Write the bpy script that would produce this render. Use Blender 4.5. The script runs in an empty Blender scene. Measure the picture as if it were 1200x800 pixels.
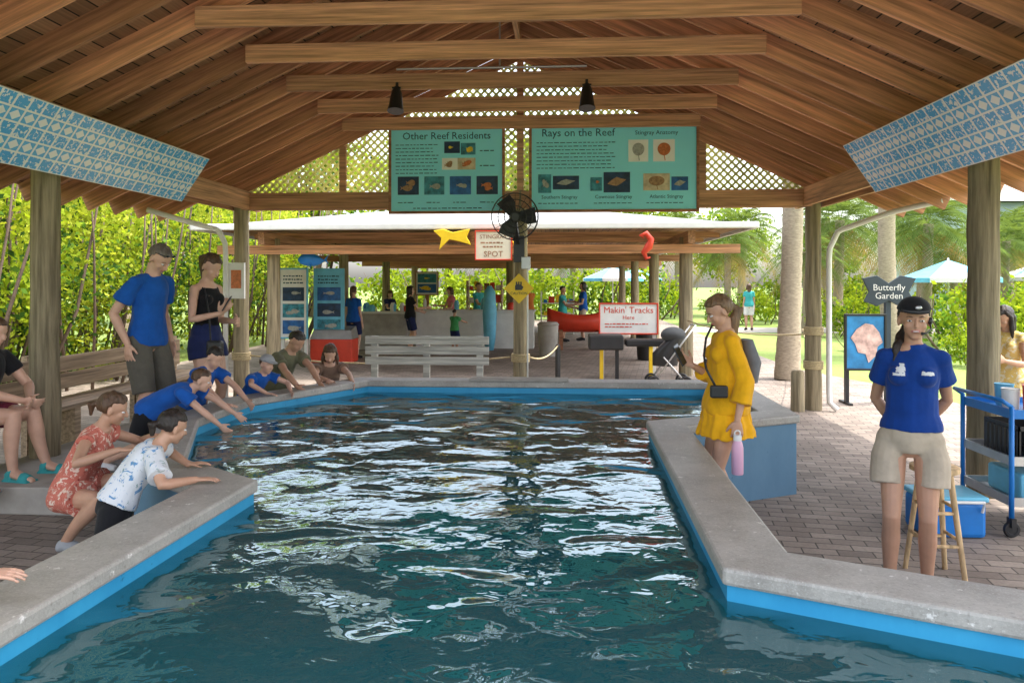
import bpy, math, random, numpy as np, bmesh
from mathutils import Vector as V, Matrix, noise
random.seed(7); np.random.seed(7)
sc=bpy.context.scene
sc.view_settings.view_transform='Standard'; sc.view_settings.look='None'; sc.view_settings.exposure=0
COL=sc.collection
Z=V((0,0,1))
# ---------------------------------------------------------------- materials
def nt(name):
    m=bpy.data.materials.new(name); m.use_nodes=True
    n=m.node_tree; b=n.nodes['Principled BSDF']; return m,n,b
def N(n,t,**k):
    x=n.nodes.new(t)
    for a,v in k.items(): setattr(x,a,v)
    return x
def mix(n,fac,a,b,bt='MIX'):
    x=N(n,'ShaderNodeMix',data_type='RGBA',blend_type=bt)
    for sock,val in ((0,fac),(6,a),(7,b)):
        if hasattr(val,'links'): n.links.new(val,x.inputs[sock])
        else: x.inputs[sock].default_value=val if sock==0 else (*val[:3],1)
    return x.outputs[2]
def noi(n,co,scale,detail=4,rough=.55,vec=None,dist=0):
    if vec is not None:
        mp=N(n,'ShaderNodeMapping'); mp.inputs['Scale'].default_value=vec; n.links.new(co,mp.inputs[0]); co=mp.outputs[0]
    t=N(n,'ShaderNodeTexNoise'); t.inputs['Scale'].default_value=scale; t.inputs['Detail'].default_value=detail
    t.inputs['Roughness'].default_value=rough; t.inputs['Distortion'].default_value=dist
    n.links.new(co,t.inputs['Vector']); return t.outputs[0]
def ramp(n,f,a,b,ca=(0,0,0),cb=(1,1,1)):
    r=N(n,'ShaderNodeValToRGB'); r.color_ramp.elements[0].position=a; r.color_ramp.elements[1].position=b
    r.color_ramp.elements[0].color=(*ca,1); r.color_ramp.elements[1].color=(*cb,1); n.links.new(f,r.inputs[0]); return r.outputs[0]
def bump(n,b,h,s,d=.02):
    x=N(n,'ShaderNodeBump'); x.inputs['Strength'].default_value=s; x.inputs['Distance'].default_value=d
    n.links.new(h,x.inputs['Height']); n.links.new(x.outputs[0],b.inputs['Normal'])
def objco(n,rotY=0):
    o=N(n,'ShaderNodeTexCoord').outputs['Object']
    if rotY:
        mp=N(n,'ShaderNodeMapping'); mp.inputs['Rotation'].default_value=(0,rotY,0); n.links.new(o,mp.inputs[0]); o=mp.outputs[0]
    return o
def dk(c,k): return tuple(min(1,x*k) for x in c)
MC={}
def mat(name,col,rough=.6,var=.25,sc_=6,bmp=.2,vec=None,metal=0,rnd=0,spec=.5,coat=0,sheen=0,rotY=0):
    if name in MC: return MC[name]
    m,n,b=nt(name); co=objco(n,rotY)
    f=noi(n,co,sc_,5,.6,vec)
    c=mix(n,ramp(n,f,.3,.7),dk(col,1-var),dk(col,1+var))
    if rnd:
        oi=N(n,'ShaderNodeObjectInfo'); mr=N(n,'ShaderNodeMapRange'); mr.inputs[3].default_value=1-rnd; mr.inputs[4].default_value=1+rnd
        n.links.new(oi.outputs['Random'],mr.inputs[0])
        hs=N(n,'ShaderNodeHueSaturation'); n.links.new(mr.outputs[0],hs.inputs['Value']); n.links.new(c,hs.inputs['Color']); c=hs.outputs[0]
    n.links.new(c,b.inputs['Base Color']); b.inputs['Roughness'].default_value=rough; b.inputs['Metallic'].default_value=metal
    b.inputs['Specular IOR Level'].default_value=spec
    if sheen: b.inputs['Sheen Weight'].default_value=sheen
    if bmp: bump(n,b,noi(n,co,sc_*3,4,.6,vec),bmp,.01)
    MC[name]=m; return m
def cloth(name,col,var=.15): 
    return mat(name,col,.85,var,9,.25,spec=.2,sheen=.1)
def pattern(name,base,cols,scale=22):
    if name in MC: return MC[name]
    m,n,b=nt(name); co=objco(n); c=base
    for i,(cc,lo,hi,s) in enumerate(cols):
        mp=N(n,'ShaderNodeMapping'); mp.inputs['Location'].default_value=(i*3.7,i*1.3,0); n.links.new(co,mp.inputs[0])
        f=ramp(n,noi(n,mp.outputs[0],s,3,.6,dist=1.2),lo,hi); c=mix(n,f,c,cc)
    n.links.new(c,b.inputs['Base Color']); b.inputs['Roughness'].default_value=.85; MC[name]=m; return m
def leafmat(name,col,tr=.45):
    m=bpy.data.materials.new(name); m.use_nodes=True; n=m.node_tree; n.nodes.clear()
    co=objco(n); f=ramp(n,noi(n,co,1.1,3),.35,.65); c=mix(n,f,dk(col,.6),dk(col,1.45))
    d=N(n,'ShaderNodeBsdfDiffuse'); t=N(n,'ShaderNodeBsdfTranslucent'); mx=N(n,'ShaderNodeMixShader'); mx.inputs[0].default_value=tr
    c2=mix(n,.5,c,(min(1,col[0]*2.2),min(1,col[1]*2.0),col[2]*.6))
    n.links.new(c,d.inputs[0]); n.links.new(c2,t.inputs[0]); n.links.new(d.outputs[0],mx.inputs[1]); n.links.new(t.outputs[0],mx.inputs[2])
    o=N(n,'ShaderNodeOutputMaterial'); n.links.new(mx.outputs[0],o.inputs[0]); return m
def woodmat(name,col,vec,rnd=.25,rough=.75,rotY=0,sc_=3.0):
    return mat(name,col,rough,.5,sc_,.35,vec,rnd=rnd,spec=.25,rotY=rotY)
M={}
RA=math.atan(.465); RC=(.54,.265,.145)
M['rafter1']=woodmat('roof_timber_east',RC,(.35,9,9),rotY=-RA,rnd=.35); M['rafter-1']=woodmat('roof_timber_west',RC,(.35,9,9),rotY=RA,rnd=.35)
M['beam']=woodmat('beam_timber',(.52,.275,.155),(.4,9,12))
M['beamL']=woodmat('header_timber',(.47,.255,.145),(9,.4,12))
M['log']=mat('log_bark',(.29,.24,.155),.9,.5,3,.7,(8,8,.5),rnd=.15,spec=.15)
M['bench']=woodmat('weathered_plank',(.38,.28,.19),(9,.4,12))
M['benchw']=woodmat('pale_painted_plank',(.5,.48,.43),(.5,9,12),.05)
M['stoolw']=woodmat('pale_stool_wood',(.6,.42,.23),(6,6,1.5),.05)
M['white']=mat('white_paint',(.78,.77,.74),.5,.08,5,.05)
M['black']=mat('black_plastic',(.02,.02,.022),.4,.2,8,.05)
M['blackm']=mat('black_metal',(.025,.025,.027),.35,.2,8,.05,metal=.3)
M['steel']=mat('dull_steel',(.5,.5,.5),.4,.1,8,.05,metal=.8)
M['yellow']=mat('yellow_paint',(.95,.62,.02),.5,.1,5,.05)
M['red']=mat('red_paint',(.65,.05,.02),.45,.12,5,.05)
M['bluep']=mat('blue_plastic',(.01,.18,.55),.4,.1,8,.05)
M['cyan']=mat('pale_blue_paint',(.15,.5,.7),.5,.15,5,.05)
M['lattice']=leafmat('lattice_wood',(.72,.66,.48),.5)
M['signframe']=woodmat('sign_frame_wood',(.33,.15,.085),(2,10,10),.05)
M['teal']=mat('turquoise_board',(.28,.82,.97),.5,.05,1.2,.03)
M['ink']=mat('dark_ink',(.012,.06,.1),.7,.1,5,0)
M['glass']=mat('tinted_glass',(.02,.03,.03),.1,.1,5,0)
def deckmat():
    m,n,b=nt('roof_deck_boards'); co=objco(n)
    br=N(n,'ShaderNodeTexBrick'); br.offset=.37; br.inputs['Scale'].default_value=1; br.inputs['Brick Width'].default_value=3.1; br.inputs['Row Height'].default_value=.14
    br.inputs['Mortar Size'].default_value=.006; br.inputs['Color1'].default_value=(.54,.285,.16,1); br.inputs['Color2'].default_value=(.31,.155,.085,1); br.inputs['Mortar'].default_value=(.02,.012,.008,1)
    mp=N(n,'ShaderNodeMapping'); mp.inputs['Rotation'].default_value=(0,0,math.pi/2); n.links.new(co,mp.inputs[0]); n.links.new(mp.outputs[0],br.inputs[0])
    f=noi(n,co,4,5,.6,(14,.35,14)); c=mix(n,.65,br.outputs[0],ramp(n,f,.3,.7,(.4,.4,.4),(1.0,1.0,1.0)),'MULTIPLY')
    n.links.new(c,b.inputs['Base Color']); b.inputs['Roughness'].default_value=.8; return m
def pavmat():
    m,n,b=nt('brick_pavers'); co=objco(n)
    mp=N(n,'ShaderNodeMapping'); mp.inputs['Rotation'].default_value=(0,0,math.radians(8)); n.links.new(co,mp.inputs[0])
    br=N(n,'ShaderNodeTexBrick'); br.offset=.5; br.inputs['Scale'].default_value=1; br.inputs['Brick Width'].default_value=.21; br.inputs['Row Height'].default_value=.105
    br.inputs['Mortar Size'].default_value=.005; br.inputs['Color1'].default_value=(.38,.315,.265,1); br.inputs['Color2'].default_value=(.23,.185,.155,1); br.inputs['Mortar'].default_value=(.08,.07,.055,1)
    n.links.new(mp.outputs[0],br.inputs[0])
    f=ramp(n,noi(n,co,1.3,5,.65),.3,.7,(.62,.6,.58),(1.1,1.1,1.1)); c=mix(n,.85,br.outputs[0],f,'MULTIPLY')
    f2=ramp(n,noi(n,co,45,3,.6),.3,.75,(.75,.75,.75),(1.1,1.1,1.1)); c=mix(n,.8,c,f2,'MULTIPLY')
    n.links.new(c,b.inputs['Base Color']); b.inputs['Roughness'].default_value=.75; bump(n,b,br.outputs['Fac'],-.5,.004); return m
def rimmat():
    m,n,b=nt('worn_concrete_rim'); co=objco(n)
    c=mix(n,ramp(n,noi(n,co,2.5,7,.75),.3,.72),(.26,.24,.21),(.5,.47,.42))
    c=mix(n,ramp(n,noi(n,co,18,6,.75),.61,.66),c,(.72,.69,.64))
    c=mix(n,ramp(n,noi(n,co,70,5,.7),.55,.72),c,(.13,.12,.1))
    c=mix(n,ramp(n,noi(n,co,140,3,.7),.5,.85),c,(.58,.55,.5))
    n.links.new(c,b.inputs['Base Color']); b.inputs['Roughness'].default_value=.45; bump(n,b,noi(n,co,60,5,.7),.45,.005); return m
def bluemat(name,c0,c1):
    m,n,b=nt(name); co=objco(n)
    c=mix(n,ramp(n,noi(n,co,2,6,.7,(1,1,.5)),.35,.7),c0,c1)
    c=mix(n,ramp(n,noi(n,co,18,5,.7),.66,.72),c,dk(c0,.5))
    n.links.new(c,b.inputs['Base Color']); b.inputs['Roughness'].default_value=.55; return m
def grassmat():
    m,n,b=nt('lawn_grass'); co=objco(n)
    c=mix(n,ramp(n,noi(n,co,.5,6,.7),.3,.7),(.12,.2,.03),(.22,.3,.06))
    c=mix(n,ramp(n,noi(n,co,9,5,.7),.5,.8),c,(.27,.28,.1))
    n.links.new(c,b.inputs['Base Color']); b.inputs['Roughness'].default_value=.9; bump(n,b,noi(n,co,30,4),.6,.03); return m
def watermat():
    m=bpy.data.materials.new('rippled_water'); m.use_nodes=True; n=m.node_tree; n.nodes.clear()
    co=objco(n)
    a=noi(n,co,2.0,1.0,.4,(1,1.25,1),.6); c=noi(n,co,8,2,.5,(1,1.15,1),.6)
    ma=N(n,'ShaderNodeMath',operation='MULTIPLY'); ma.inputs[1].default_value=.11; n.links.new(c,ma.inputs[0])
    ad=N(n,'ShaderNodeMath',operation='ADD'); n.links.new(a,ad.inputs[0]); n.links.new(ma.outputs[0],ad.inputs[1])
    bp=N(n,'ShaderNodeBump'); bp.inputs['Strength'].default_value=1; bp.inputs['Distance'].default_value=.04; n.links.new(ad.outputs[0],bp.inputs['Height'])
    gl=N(n,'ShaderNodeBsdfGlossy'); gl.inputs['Roughness'].default_value=.008; gl.inputs[0].default_value=(.88,.98,1,1); n.links.new(bp.outputs[0],gl.inputs['Normal'])
    tr=N(n,'ShaderNodeBsdfTransparent'); tr.inputs[0].default_value=(.25,.72,.85,1)
    df=N(n,'ShaderNodeBsdfDiffuse'); df.inputs[0].default_value=(.012,.15,.18,1)
    mb=N(n,'ShaderNodeMixShader'); mb.inputs[0].default_value=.5; n.links.new(tr.outputs[0],mb.inputs[1]); n.links.new(df.outputs[0],mb.inputs[2])
    fr=N(n,'ShaderNodeFresnel'); fr.inputs[0].default_value=2.35; n.links.new(bp.outputs[0],fr.inputs['Normal'])
    mx=N(n,'ShaderNodeMixShader'); n.links.new(fr.outputs[0],mx.inputs[0]); n.links.new(mb.outputs[0],mx.inputs[1]); n.links.new(gl.outputs[0],mx.inputs[2])
    o=N(n,'ShaderNodeOutputMaterial'); n.links.new(mx.outputs[0],o.inputs[0]); return m
def tilemat():
    m,n,b=nt('blue_white_tiles'); uv=N(n,'ShaderNodeTexCoord').outputs['UV']
    sp=N(n,'ShaderNodeSeparateXYZ'); n.links.new(uv,sp.inputs[0])
    def math_(op,a,bb=None):
        x=N(n,'ShaderNodeMath',operation=op)
        for i,vv in enumerate((a,bb)):
            if vv is None: continue
            if hasattr(vv,'links'): n.links.new(vv,x.inputs[i])
            else: x.inputs[i].default_value=vv
        return x.outputs[0]
    U=math_('FRACT',math_('MULTIPLY',sp.outputs[0],1/.15)); W=math_('FRACT',math_('MULTIPLY',sp.outputs[1],1/.114))
    du=math_('ABSOLUTE',math_('SUBTRACT',U,.5)); dw=math_('ABSOLUTE',math_('SUBTRACT',W,.5))
    dia=math_('LESS_THAN',math_('ADD',du,dw),.38)
    edge=math_('GREATER_THAN',math_('MAXIMUM',du,dw),.43)
    row=math_('GREATER_THAN',math_('FRACT',math_('MULTIPLY',sp.outputs[1],1/.228)),.5)
    nf=ramp(n,noi(n,uv,30,2,.5,dist=.8),.56,.6)
    cA=mix(n,nf,(.1,.45,.88),(.88,.93,.97))
    cB=mix(n,dia,(.14,.5,.9),(.92,.95,.98))
    c=mix(n,row,cA,cB); c=mix(n,edge,c,(.92,.94,.96))
    n.links.new(c,b.inputs['Base Color']); b.inputs['Roughness'].default_value=.18; return m
M['deck']=deckmat(); M['pav']=pavmat(); M['rim']=rimmat(); M['grass']=grassmat(); M['water']=watermat(); M['tile']=tilemat()
M['tankblue']=bluemat('tank_blue_paint',(.02,.28,.52),(.04,.37,.62)); M['outblue']=bluemat('outer_blue_paint',(.1,.21,.32),(.14,.27,.39))
M['tankfloor']=bluemat('tank_floor_dark',(.02,.11,.1),(.07,.28,.28))
M['conc']=mat('concrete',(.38,.35,.31),.85,.2,4,.3)
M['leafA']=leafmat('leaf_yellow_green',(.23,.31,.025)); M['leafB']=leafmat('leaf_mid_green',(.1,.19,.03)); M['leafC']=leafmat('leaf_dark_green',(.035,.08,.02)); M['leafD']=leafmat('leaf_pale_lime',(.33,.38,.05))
M['frond']=leafmat('palm_frond',(.1,.15,.045)); M['dryfrond']=leafmat('dry_palm_frond',(.26,.19,.08))
M['palmbark']=mat('palm_bark',(.36,.29,.21),.9,.3,5,.7,(3,3,9)); M['bark']=mat('tree_bark',(.13,.09,.065),.9,.3,6,.6,(4,4,1))
M['metalroof']=mat('pale_metal_roof',(.34,.34,.33),.5,.2,2,.05)
# ---------------------------------------------------------------- mesh builder
class MB:
    def __init__(s): s.v=[];s.f=[];s.m=[]
    def add(s,vs,fs,m=0):
        o=len(s.v); s.v+=[tuple(p) for p in vs]; s.f+=[tuple(i+o for i in f) for f in fs]; s.m+=[m]*len(fs); return s
    def boxf(s,c,X,Y,Zv,m=0):
        c=V(c); vs=[c+X*a+Y*b+Zv*d for d in(-1,1) for b in(-1,1) for a in(-1,1)]
        return s.add(vs,[(0,2,3,1),(4,5,7,6),(0,1,5,4),(2,6,7,3),(0,4,6,2),(1,3,7,5)],m)
    def box(s,lo,hi,m=0):
        lo=V(lo);hi=V(hi);c=(lo+hi)/2;d=(hi-lo)/2
        return s.boxf(c,V((d.x,0,0)),V((0,d.y,0)),V((0,0,d.z)),m)
    def beam(s,a,b,w,h,m=0,up=Z):
        a=V(a);b=V(b);d=b-a;n=d.normalized();sd=n.cross(up)
        if sd.length<1e-4: sd=n.cross(V((0,1,0)))
        sd.normalize();u=sd.cross(n)
        return s.boxf((a+b)/2,d/2,sd*w/2,u*h/2,m)
    def loft(s,rings,m=0,n=16):
        vs=[];fs=[]
        for c,A,B in rings:
            for i in range(n):
                t=2*math.pi*i/n; vs.append(c+A*math.cos(t)+B*math.sin(t))
        k=len(rings)
        for j in range(k-1):
            for i in range(n):
                fs.append((j*n+i,j*n+(i+1)%n,(j+1)*n+(i+1)%n,(j+1)*n+i))
        fs.append(tuple(range(n-1,-1,-1))); fs.append(tuple((k-1)*n+i for i in range(n)))
        return s.add(vs,fs,m)
    def tube(s,pts,r,n=10,m=0,sph=False):
        pts=[V(p) for p in pts]; k=len(pts)
        if not hasattr(r,'__len__'): r=[r]*k
        rings=[];prev=None
        for i in range(k):
            d=(pts[min(i+1,k-1)]-pts[max(i-1,0)]).normalized()
            if prev is None:
                a=d.cross(V((.13,.2,.97)))
                if a.length<.1:a=d.cross(V((1,0,0)))
            else: a=prev-d*prev.dot(d)
            a.normalize();prev=a;b=d.cross(a)
            rings.append((pts[i],a*r[i],b*r[i]))
        s.loft(rings,m,n)
        if sph:
            s.ell(pts[0],(r[0],)*3,m=m,n=12,k=8); s.ell(pts[-1],(r[-1],)*3,m=m,n=12,k=8)
        return s
    def ell(s,c,r,fr=None,m=0,n=16,k=10,fn=None):
        c=V(c); fr=fr or (V((1,0,0)),V((0,1,0)),V((0,0,1))); vs=[];fs=[]
        for j in range(1,k):
            p=math.pi*j/k
            for i in range(n):
                t=2*math.pi*i/n; u=V((math.sin(p)*math.cos(t),math.sin(p)*math.sin(t),math.cos(p)))
                q=fn(u) if fn else 1
                vs.append(c+(fr[0]*u.x*r[0]+fr[1]*u.y*r[1]+fr[2]*u.z*r[2])*q)
        q0=fn(V((0,0,1))) if fn else 1; q1=fn(V((0,0,-1))) if fn else 1
        vs+=[c+fr[2]*r[2]*q0,c-fr[2]*r[2]*q1]; T=len(vs)-2
        for j in range(k-2):
            for i in range(n): fs.append((j*n+i,(j+1)*n+i,(j+1)*n+(i+1)%n,j*n+(i+1)%n))
        for i in range(n): fs.append((T,i,(i+1)%n)); fs.append((T+1,(k-2)*n+(i+1)%n,(k-2)*n+i))
        return s.add(vs,fs,m)
    def disc(s,c,r,nrm,n=24,m=0,th=.01):
        nrm=V(nrm).normalized(); return s.tube([V(c)-nrm*th/2,V(c)+nrm*th/2],r,n,m)
    def torus(s,c,R,r,nrm,m=0,n=28,k=6):
        nrm=V(nrm).normalized(); a=nrm.orthogonal().normalized(); b=nrm.cross(a); vs=[];fs=[]
        for i in range(n):
            t=2*math.pi*i/n; d=a*math.cos(t)+b*math.sin(t)
            for j in range(k):
                p=2*math.pi*j/k; vs.append(V(c)+d*(R+r*math.cos(p))+nrm*r*math.sin(p))
        for i in range(n):
            for j in range(k): fs.append((i*k+j,((i+1)%n)*k+j,((i+1)%n)*k+(j+1)%k,i*k+(j+1)%k))
        return s.add(vs,fs,m)
    def poly(s,pts,nrm,th,m=0):
        n=len(pts);nrm=V(nrm)*th; pts=[V(p) for p in pts]
        vs=pts+[p+nrm for p in pts]
        fs=[tuple(range(n-1,-1,-1)),tuple(range(n,2*n))]+[(i,(i+1)%n,n+(i+1)%n,n+i) for i in range(n)]
        return s.add(vs,fs,m)
    def make(s,name,mats,parent=None,label=None,cat=None,group=None,kind=None,smooth=False,bevel=0,origin=None,recalc=True):
        me=bpy.data.meshes.new(name); 
        off=V((0,0,0))
        if parent is None:
            if origin is None:
                a=np.array(s.v); lo=a.min(0);hi=a.max(0); off=V(((lo[0]+hi[0])/2,(lo[1]+hi[1])/2,lo[2]))
            else: off=V(origin)
        vv=[(p[0]-off.x,p[1]-off.y,p[2]-off.z) for p in s.v]
        me.from_pydata(vv,[],s.f)
        for x in (mats if isinstance(mats,(list,tuple)) else [mats]): me.materials.append(x)
        me.polygons.foreach_set('material_index',s.m)
        if recalc:
            bm=bmesh.new(); bm.from_mesh(me); bmesh.ops.recalc_face_normals(bm,faces=bm.faces); bm.to_mesh(me); bm.free()
        if smooth:
            me.shade_smooth()
            if smooth is not True: me.set_sharp_from_angle(angle=math.radians(smooth))
        o=bpy.data.objects.new(name,me); COL.objects.link(o)
        if parent: o.parent=parent; o.location=-V(parent['base']) if 'base' in parent else (0,0,0)
        else: o.location=off; o['base']=tuple(off)
        if bevel:
            b=o.modifiers.new('bevel','BEVEL'); b.width=bevel; b.segments=2; b.limit_method='ANGLE'
        tag(o,label,cat,group,kind); return o
def tag(o,label=None,cat=None,group=None,kind=None):
    if label:o['label']=label
    if cat:o['category']=cat
    if group:o['group']=group
    if kind:o['kind']=kind
def empty(name,loc,label,cat,group=None):
    o=bpy.data.objects.new(name,None); o.location=loc; o['base']=tuple(loc); o.empty_display_size=.2; COL.objects.link(o); tag(o,label,cat,group); return o
def copy_thing(o,loc,rot=0,scale=1,label=None):
    c=o.copy(); COL.objects.link(c); c.location=loc; c.rotation_euler=(0,0,rot); c.scale=(scale,)*3
    if label:c['label']=label
    for ch in list(o.children):
        d=ch.copy(); COL.objects.link(d); d.parent=c
        for g in list(ch.children):
            e=g.copy(); COL.objects.link(e); e.parent=d
    return c
def textgeo(txt,size,align='CENTER'):
    cu=bpy.data.curves.new('t','FONT'); cu.body=txt; cu.size=size; cu.align_x=align; cu.resolution_u=2
    o=bpy.data.objects.new('t',cu); COL.objects.link(o); dg=bpy.context.evaluated_depsgraph_get()
    me=bpy.data.meshes.new_from_object(o.evaluated_get(dg)); vs=[v.co.copy() for v in me.vertices]; fs=[tuple(p.vertices) for p in me.polygons]
    bpy.data.objects.remove(o); bpy.data.curves.remove(cu); bpy.data.meshes.remove(me); return vs,fs
def addtext(mb,txt,size,pos,m=0,align='CENTER',sx=1,bold=0):
    vs,fs=textgeo(txt,size,align); mb.add([V((pos[0]+v.x*sx,pos[1],pos[2]+v.y)) for v in vs],fs,m)
def greek(mb,x0,x1,z,Y,h,m=0,center=False):
    x=x0
    while x<x1-.02:
        w=random.uniform(.025,.075)
        if x+w>x1: break
        mb.box((x,Y-.001,z),(x+w,Y+.001,z+h*random.uniform(.7,1)),m); x+=w+.016
# ---------------------------------------------------------------- setting
g=MB(); g.add([(-150,-60,-.02),(150,-60,-.02),(150,240,-.02),(-150,240,-.02)],[(0,1,2,3)]); g.make('ground',M['grass'],kind='structure',origin=(0,0,-.02))
g=MB(); g.add([(-6.6,-8,0),(7.5,-8,0),(5.4,12.2,0),(4.6,15,0),(4.6,34,0),(-8,34,0),(-8,12,0)],[(0,1,2,3,4,5,6)]); g.make('pavement',M['pav'],kind='structure',origin=(0,0,0))
g=MB(); g.add([(4.62,26,-.012),(60,24,-.012),(60,27,-.012),(4.62,29,-.012)],[(0,1,2,3)]); g.make('path',M['conc'],kind='structure',origin=(0,0,-.012))
XC=-.52; SL=.465; AP=4.82; Y0=1.15
def rz(dx): return AP-SL*abs(dx)
pav=empty('pavilion',(XC,4,0),'open timber pavilion with gabled plank roof over the touch tank','pavilion')
for sgn in(-1,1):
    d=MB(); Hh=.19; a=V((XC,0,rz(0)+Hh)); b=V((XC+sgn*5.0,0,rz(5.0)+Hh))
    d.add([(a.x,Y0,a.z),(b.x,Y0,b.z),(b.x,10.5,b.z),(a.x,10.5,a.z),(a.x,Y0,a.z+.05),(b.x,Y0,b.z+.05),(b.x,10.5,b.z+.05),(a.x,10.5,a.z+.05)],
          [(0,1,2,3),(4,7,6,5),(0,4,5,1),(2,6,7,3),(1,5,6,2),(0,3,7,4)])
    d.make('roof',M['deck'],pav)
y=1.19
while y<10.4:
    for sgn in(-1,1):
        r=MB(); r.beam((XC+sgn*.02,y,rz(0)+.09),(XC+sgn*4.97,y,rz(4.97)+.09),.045,.185); r.make('rafter',M['rafter%d'%sgn],pav)
    y+=.515
for yy in(1.6,2.62,3.64,4.66,5.67,6.62,7.64,8.66,9.66):
    b=MB(); b.beam((XC-2.32,yy+.048,3.755),(XC+2.32,yy+.048,3.755),.045,.165); b.make('tie_beam',M['beam'],pav,bevel=.004)
b=MB(); b.box((XC-.03,Y0,rz(0)-.08),(XC+.03,10.45,rz(0)+.12)); b.make('ridge_beam',M['beamL'],pav)
for sgn in(-1,1):
    b=MB(); b.beam((XC+sgn*.0,10.06,rz(0)-.07),(XC+sgn*4.0,10.06,rz(4.0)-.07),.04,.16); b.make('rake_board',M['rafter%d'%sgn],pav)
    for dx in(-.13,.13):
        b=MB(); b.box((XC+sgn*3.88+dx-.025,Y0,2.68),(XC+sgn*3.88+dx+.025,10.45,2.93)); b.make('header_beam',M['beamL'],pav,bevel=.004)
    for yy in(2.2,6.18,10.17):
        p=MB(); X=XC+sgn*3.88; pts=[(X+noise.noise((i*.7,yy,sgn))*.02,yy,i*.3) for i in range(0,10)]; pts[-1]=(X,yy,2.9)
        p.tube(pts,[(.108 if yy>9 else .122)-.0012*i+.004*noise.noise((i*1.3,yy,9)) for i in range(10)],18); p.make('post',M['log'],pav,smooth=40)
b=MB(); b.box((XC-3.86,10.08,2.68),(XC+3.86,10.13,2.91)); b.make('gable_beam',M['beam'],pav,bevel=.004)
b=MB(); b.box((XC-3.86,10.21,2.68),(XC+3.86,10.26,2.91)); b.make('gable_beam',M['beam'],pav)
p=MB(); p.tube([(XC,10.17,0),(XC,10.17,1.5),(XC,10.17,2.92)],[.1,.096,.092],18); p.make('post',M['log'],pav,smooth=40)
def clip(p,d,planes):
    lo,hi=-50,50
    for n_,c in planes:
        den=n_[0]*d[0]+n_[1]*d[1]; num=c-(n_[0]*p[0]+n_[1]*p[1])
        if abs(den)<1e-9:
            if num<0:return None
        elif den>0: hi=min(hi,num/den)
        else: lo=max(lo,num/den)
    return (lo,hi) if hi-lo>.05 else None
planes=[((0,-1),-2.91),((SL,1),AP-.01+SL*XC),((-SL,1),AP-.01-SL*XC)]
la=MB(); q=math.sqrt(.5)
for k,(dd,YY) in enumerate((((q,q),10.165),((q,-q),10.178))):
    c=-6
    while c<6:
        p0=(XC+c,3.6); r=clip(p0,dd,planes)
        if r:
            a=V((p0[0]+dd[0]*r[0],YY,p0[1]+dd[1]*r[0])); b=V((p0[0]+dd[0]*r[1],YY,p0[1]+dd[1]*r[1])); la.beam(a,b,.009,.032,up=V((-dd[1],0,dd[0])))
        c+=.105
la.make('lattice',M['lattice'],pav)
for x in(-2.95,-.52,1.9):
    b=MB(); zt=rz(x-XC)-.1; b.box((x-.045,10.085,2.9),(x+.045,10.14,zt)); b.make('gable_stud',M['beam'],pav)
# tile panels
for sgn in(-1,1):
    x0,z0,x1,z1=XC+sgn*3.70,2.59,XC+sgn*3.38,3.06
    me=bpy.data.meshes.new('tile_panel'); n_=V((x1-x0,0,z1-z0)).cross(V((0,1,0))).normalized()*(.012)
    ye=8.15 if sgn<0 else 7.75
    L=[(x0,1.3,z0),(x0,ye,z0),(x1,ye,z1),(x1,1.3,z1)]
    vs=[V(p)+n_ for p in L]+[V(p)-n_ for p in L]
    me.from_pydata(vs,[],[(0,1,2,3),(7,6,5,4),(0,4,5,1),(1,5,6,2),(2,6,7,3),(3,7,4,0)])
    uvl=me.uv_layers.new(name='UVMap'); uvs=[(0,0),(ye-1.3,0),(ye-1.3,.57),(0,.57)]
    for pl in me.polygons:
        for li in pl.loop_indices:
            uvl.data[li].uv=uvs[me.loops[li].vertex_index%4]
    me.materials.append(M['tile']); o=bpy.data.objects.new('tile_panel',me); COL.objects.link(o)
    tag(o,'long blue and white patterned donor tile panel under the eave','tile panel','tile panels under the eaves')
# ---------------------------------------------------------------- tank
IN=[(-1.8,.5),(-1.62,3.9),(-2.25,4.35),(-2.78,5.6),(-2.78,6.6),(-2.05,7.95),(1.64,7.95),(1.64,6.25),(.68,5.75),(.62,2.82),(1.44,2.45),(3.3,1.65),(3.3,.5)]
def offset(P,d):
    out=[];n=len(P)
    for i in range(n):
        a=V(P[i-1]);b=V(P[i]);c=V(P[(i+1)%n]); d1=(b-a).normalized();d2=(c-b).normalized()
        n1=V((-d1.y,d1.x));n2=V((-d2.y,d2.x)); m_=(n1+n2).normalized(); k=d/max(.35,m_.dot(n1)); out.append((b.x+m_.x*k,b.y+m_.y*k))
    return out
tank=empty('touch_tank',(-.5,4.5,0),'large blue angular touch tank with wide concrete rim','touch tank')
def ringmesh(i0,i1,z0,z1,name,mt,bev=0):
    A=offset(IN,i0);B=offset(IN,i1);n=len(A);r=MB()
    vs=[(*p,z0) for p in A]+[(*p,z0) for p in B]+[(*p,z1) for p in A]+[(*p,z1) for p in B];fs=[]
    for i in range(n):
        j=(i+1)%n; fs+=[(2*n+i,2*n+j,3*n+j,3*n+i),(i,n+i,n+j,j),(i,j,2*n+j,2*n+i),(n+i,3*n+i,3*n+j,n+j)]
    r.add(vs,fs); return r.make(name,mt,tank,bevel=bev)
ringmesh(-.02,.27,.565,.632,'rim',M['rim'],.014)
ringmesh(.0,.12,-.01,.563,'inner_wall',M['tankblue'])
ringmesh(.121,.245,-.01,.563,'outer_wall',M['outblue'])
w=MB(); w.add([(*p,.03) for p in offset(IN,.05)],[tuple(range(len(IN)-1,-1,-1))]); w.make('tank_floor',M['tankfloor'],tank,recalc=False)
WZ=.505
w=MB(); w.add([(*p,WZ) for p in offset(IN,.01)],[tuple(range(len(IN)-1,-1,-1))]); wo=w.make('water',M['water'],kind='structure',origin=(0,0,WZ),recalc=False)
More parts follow.
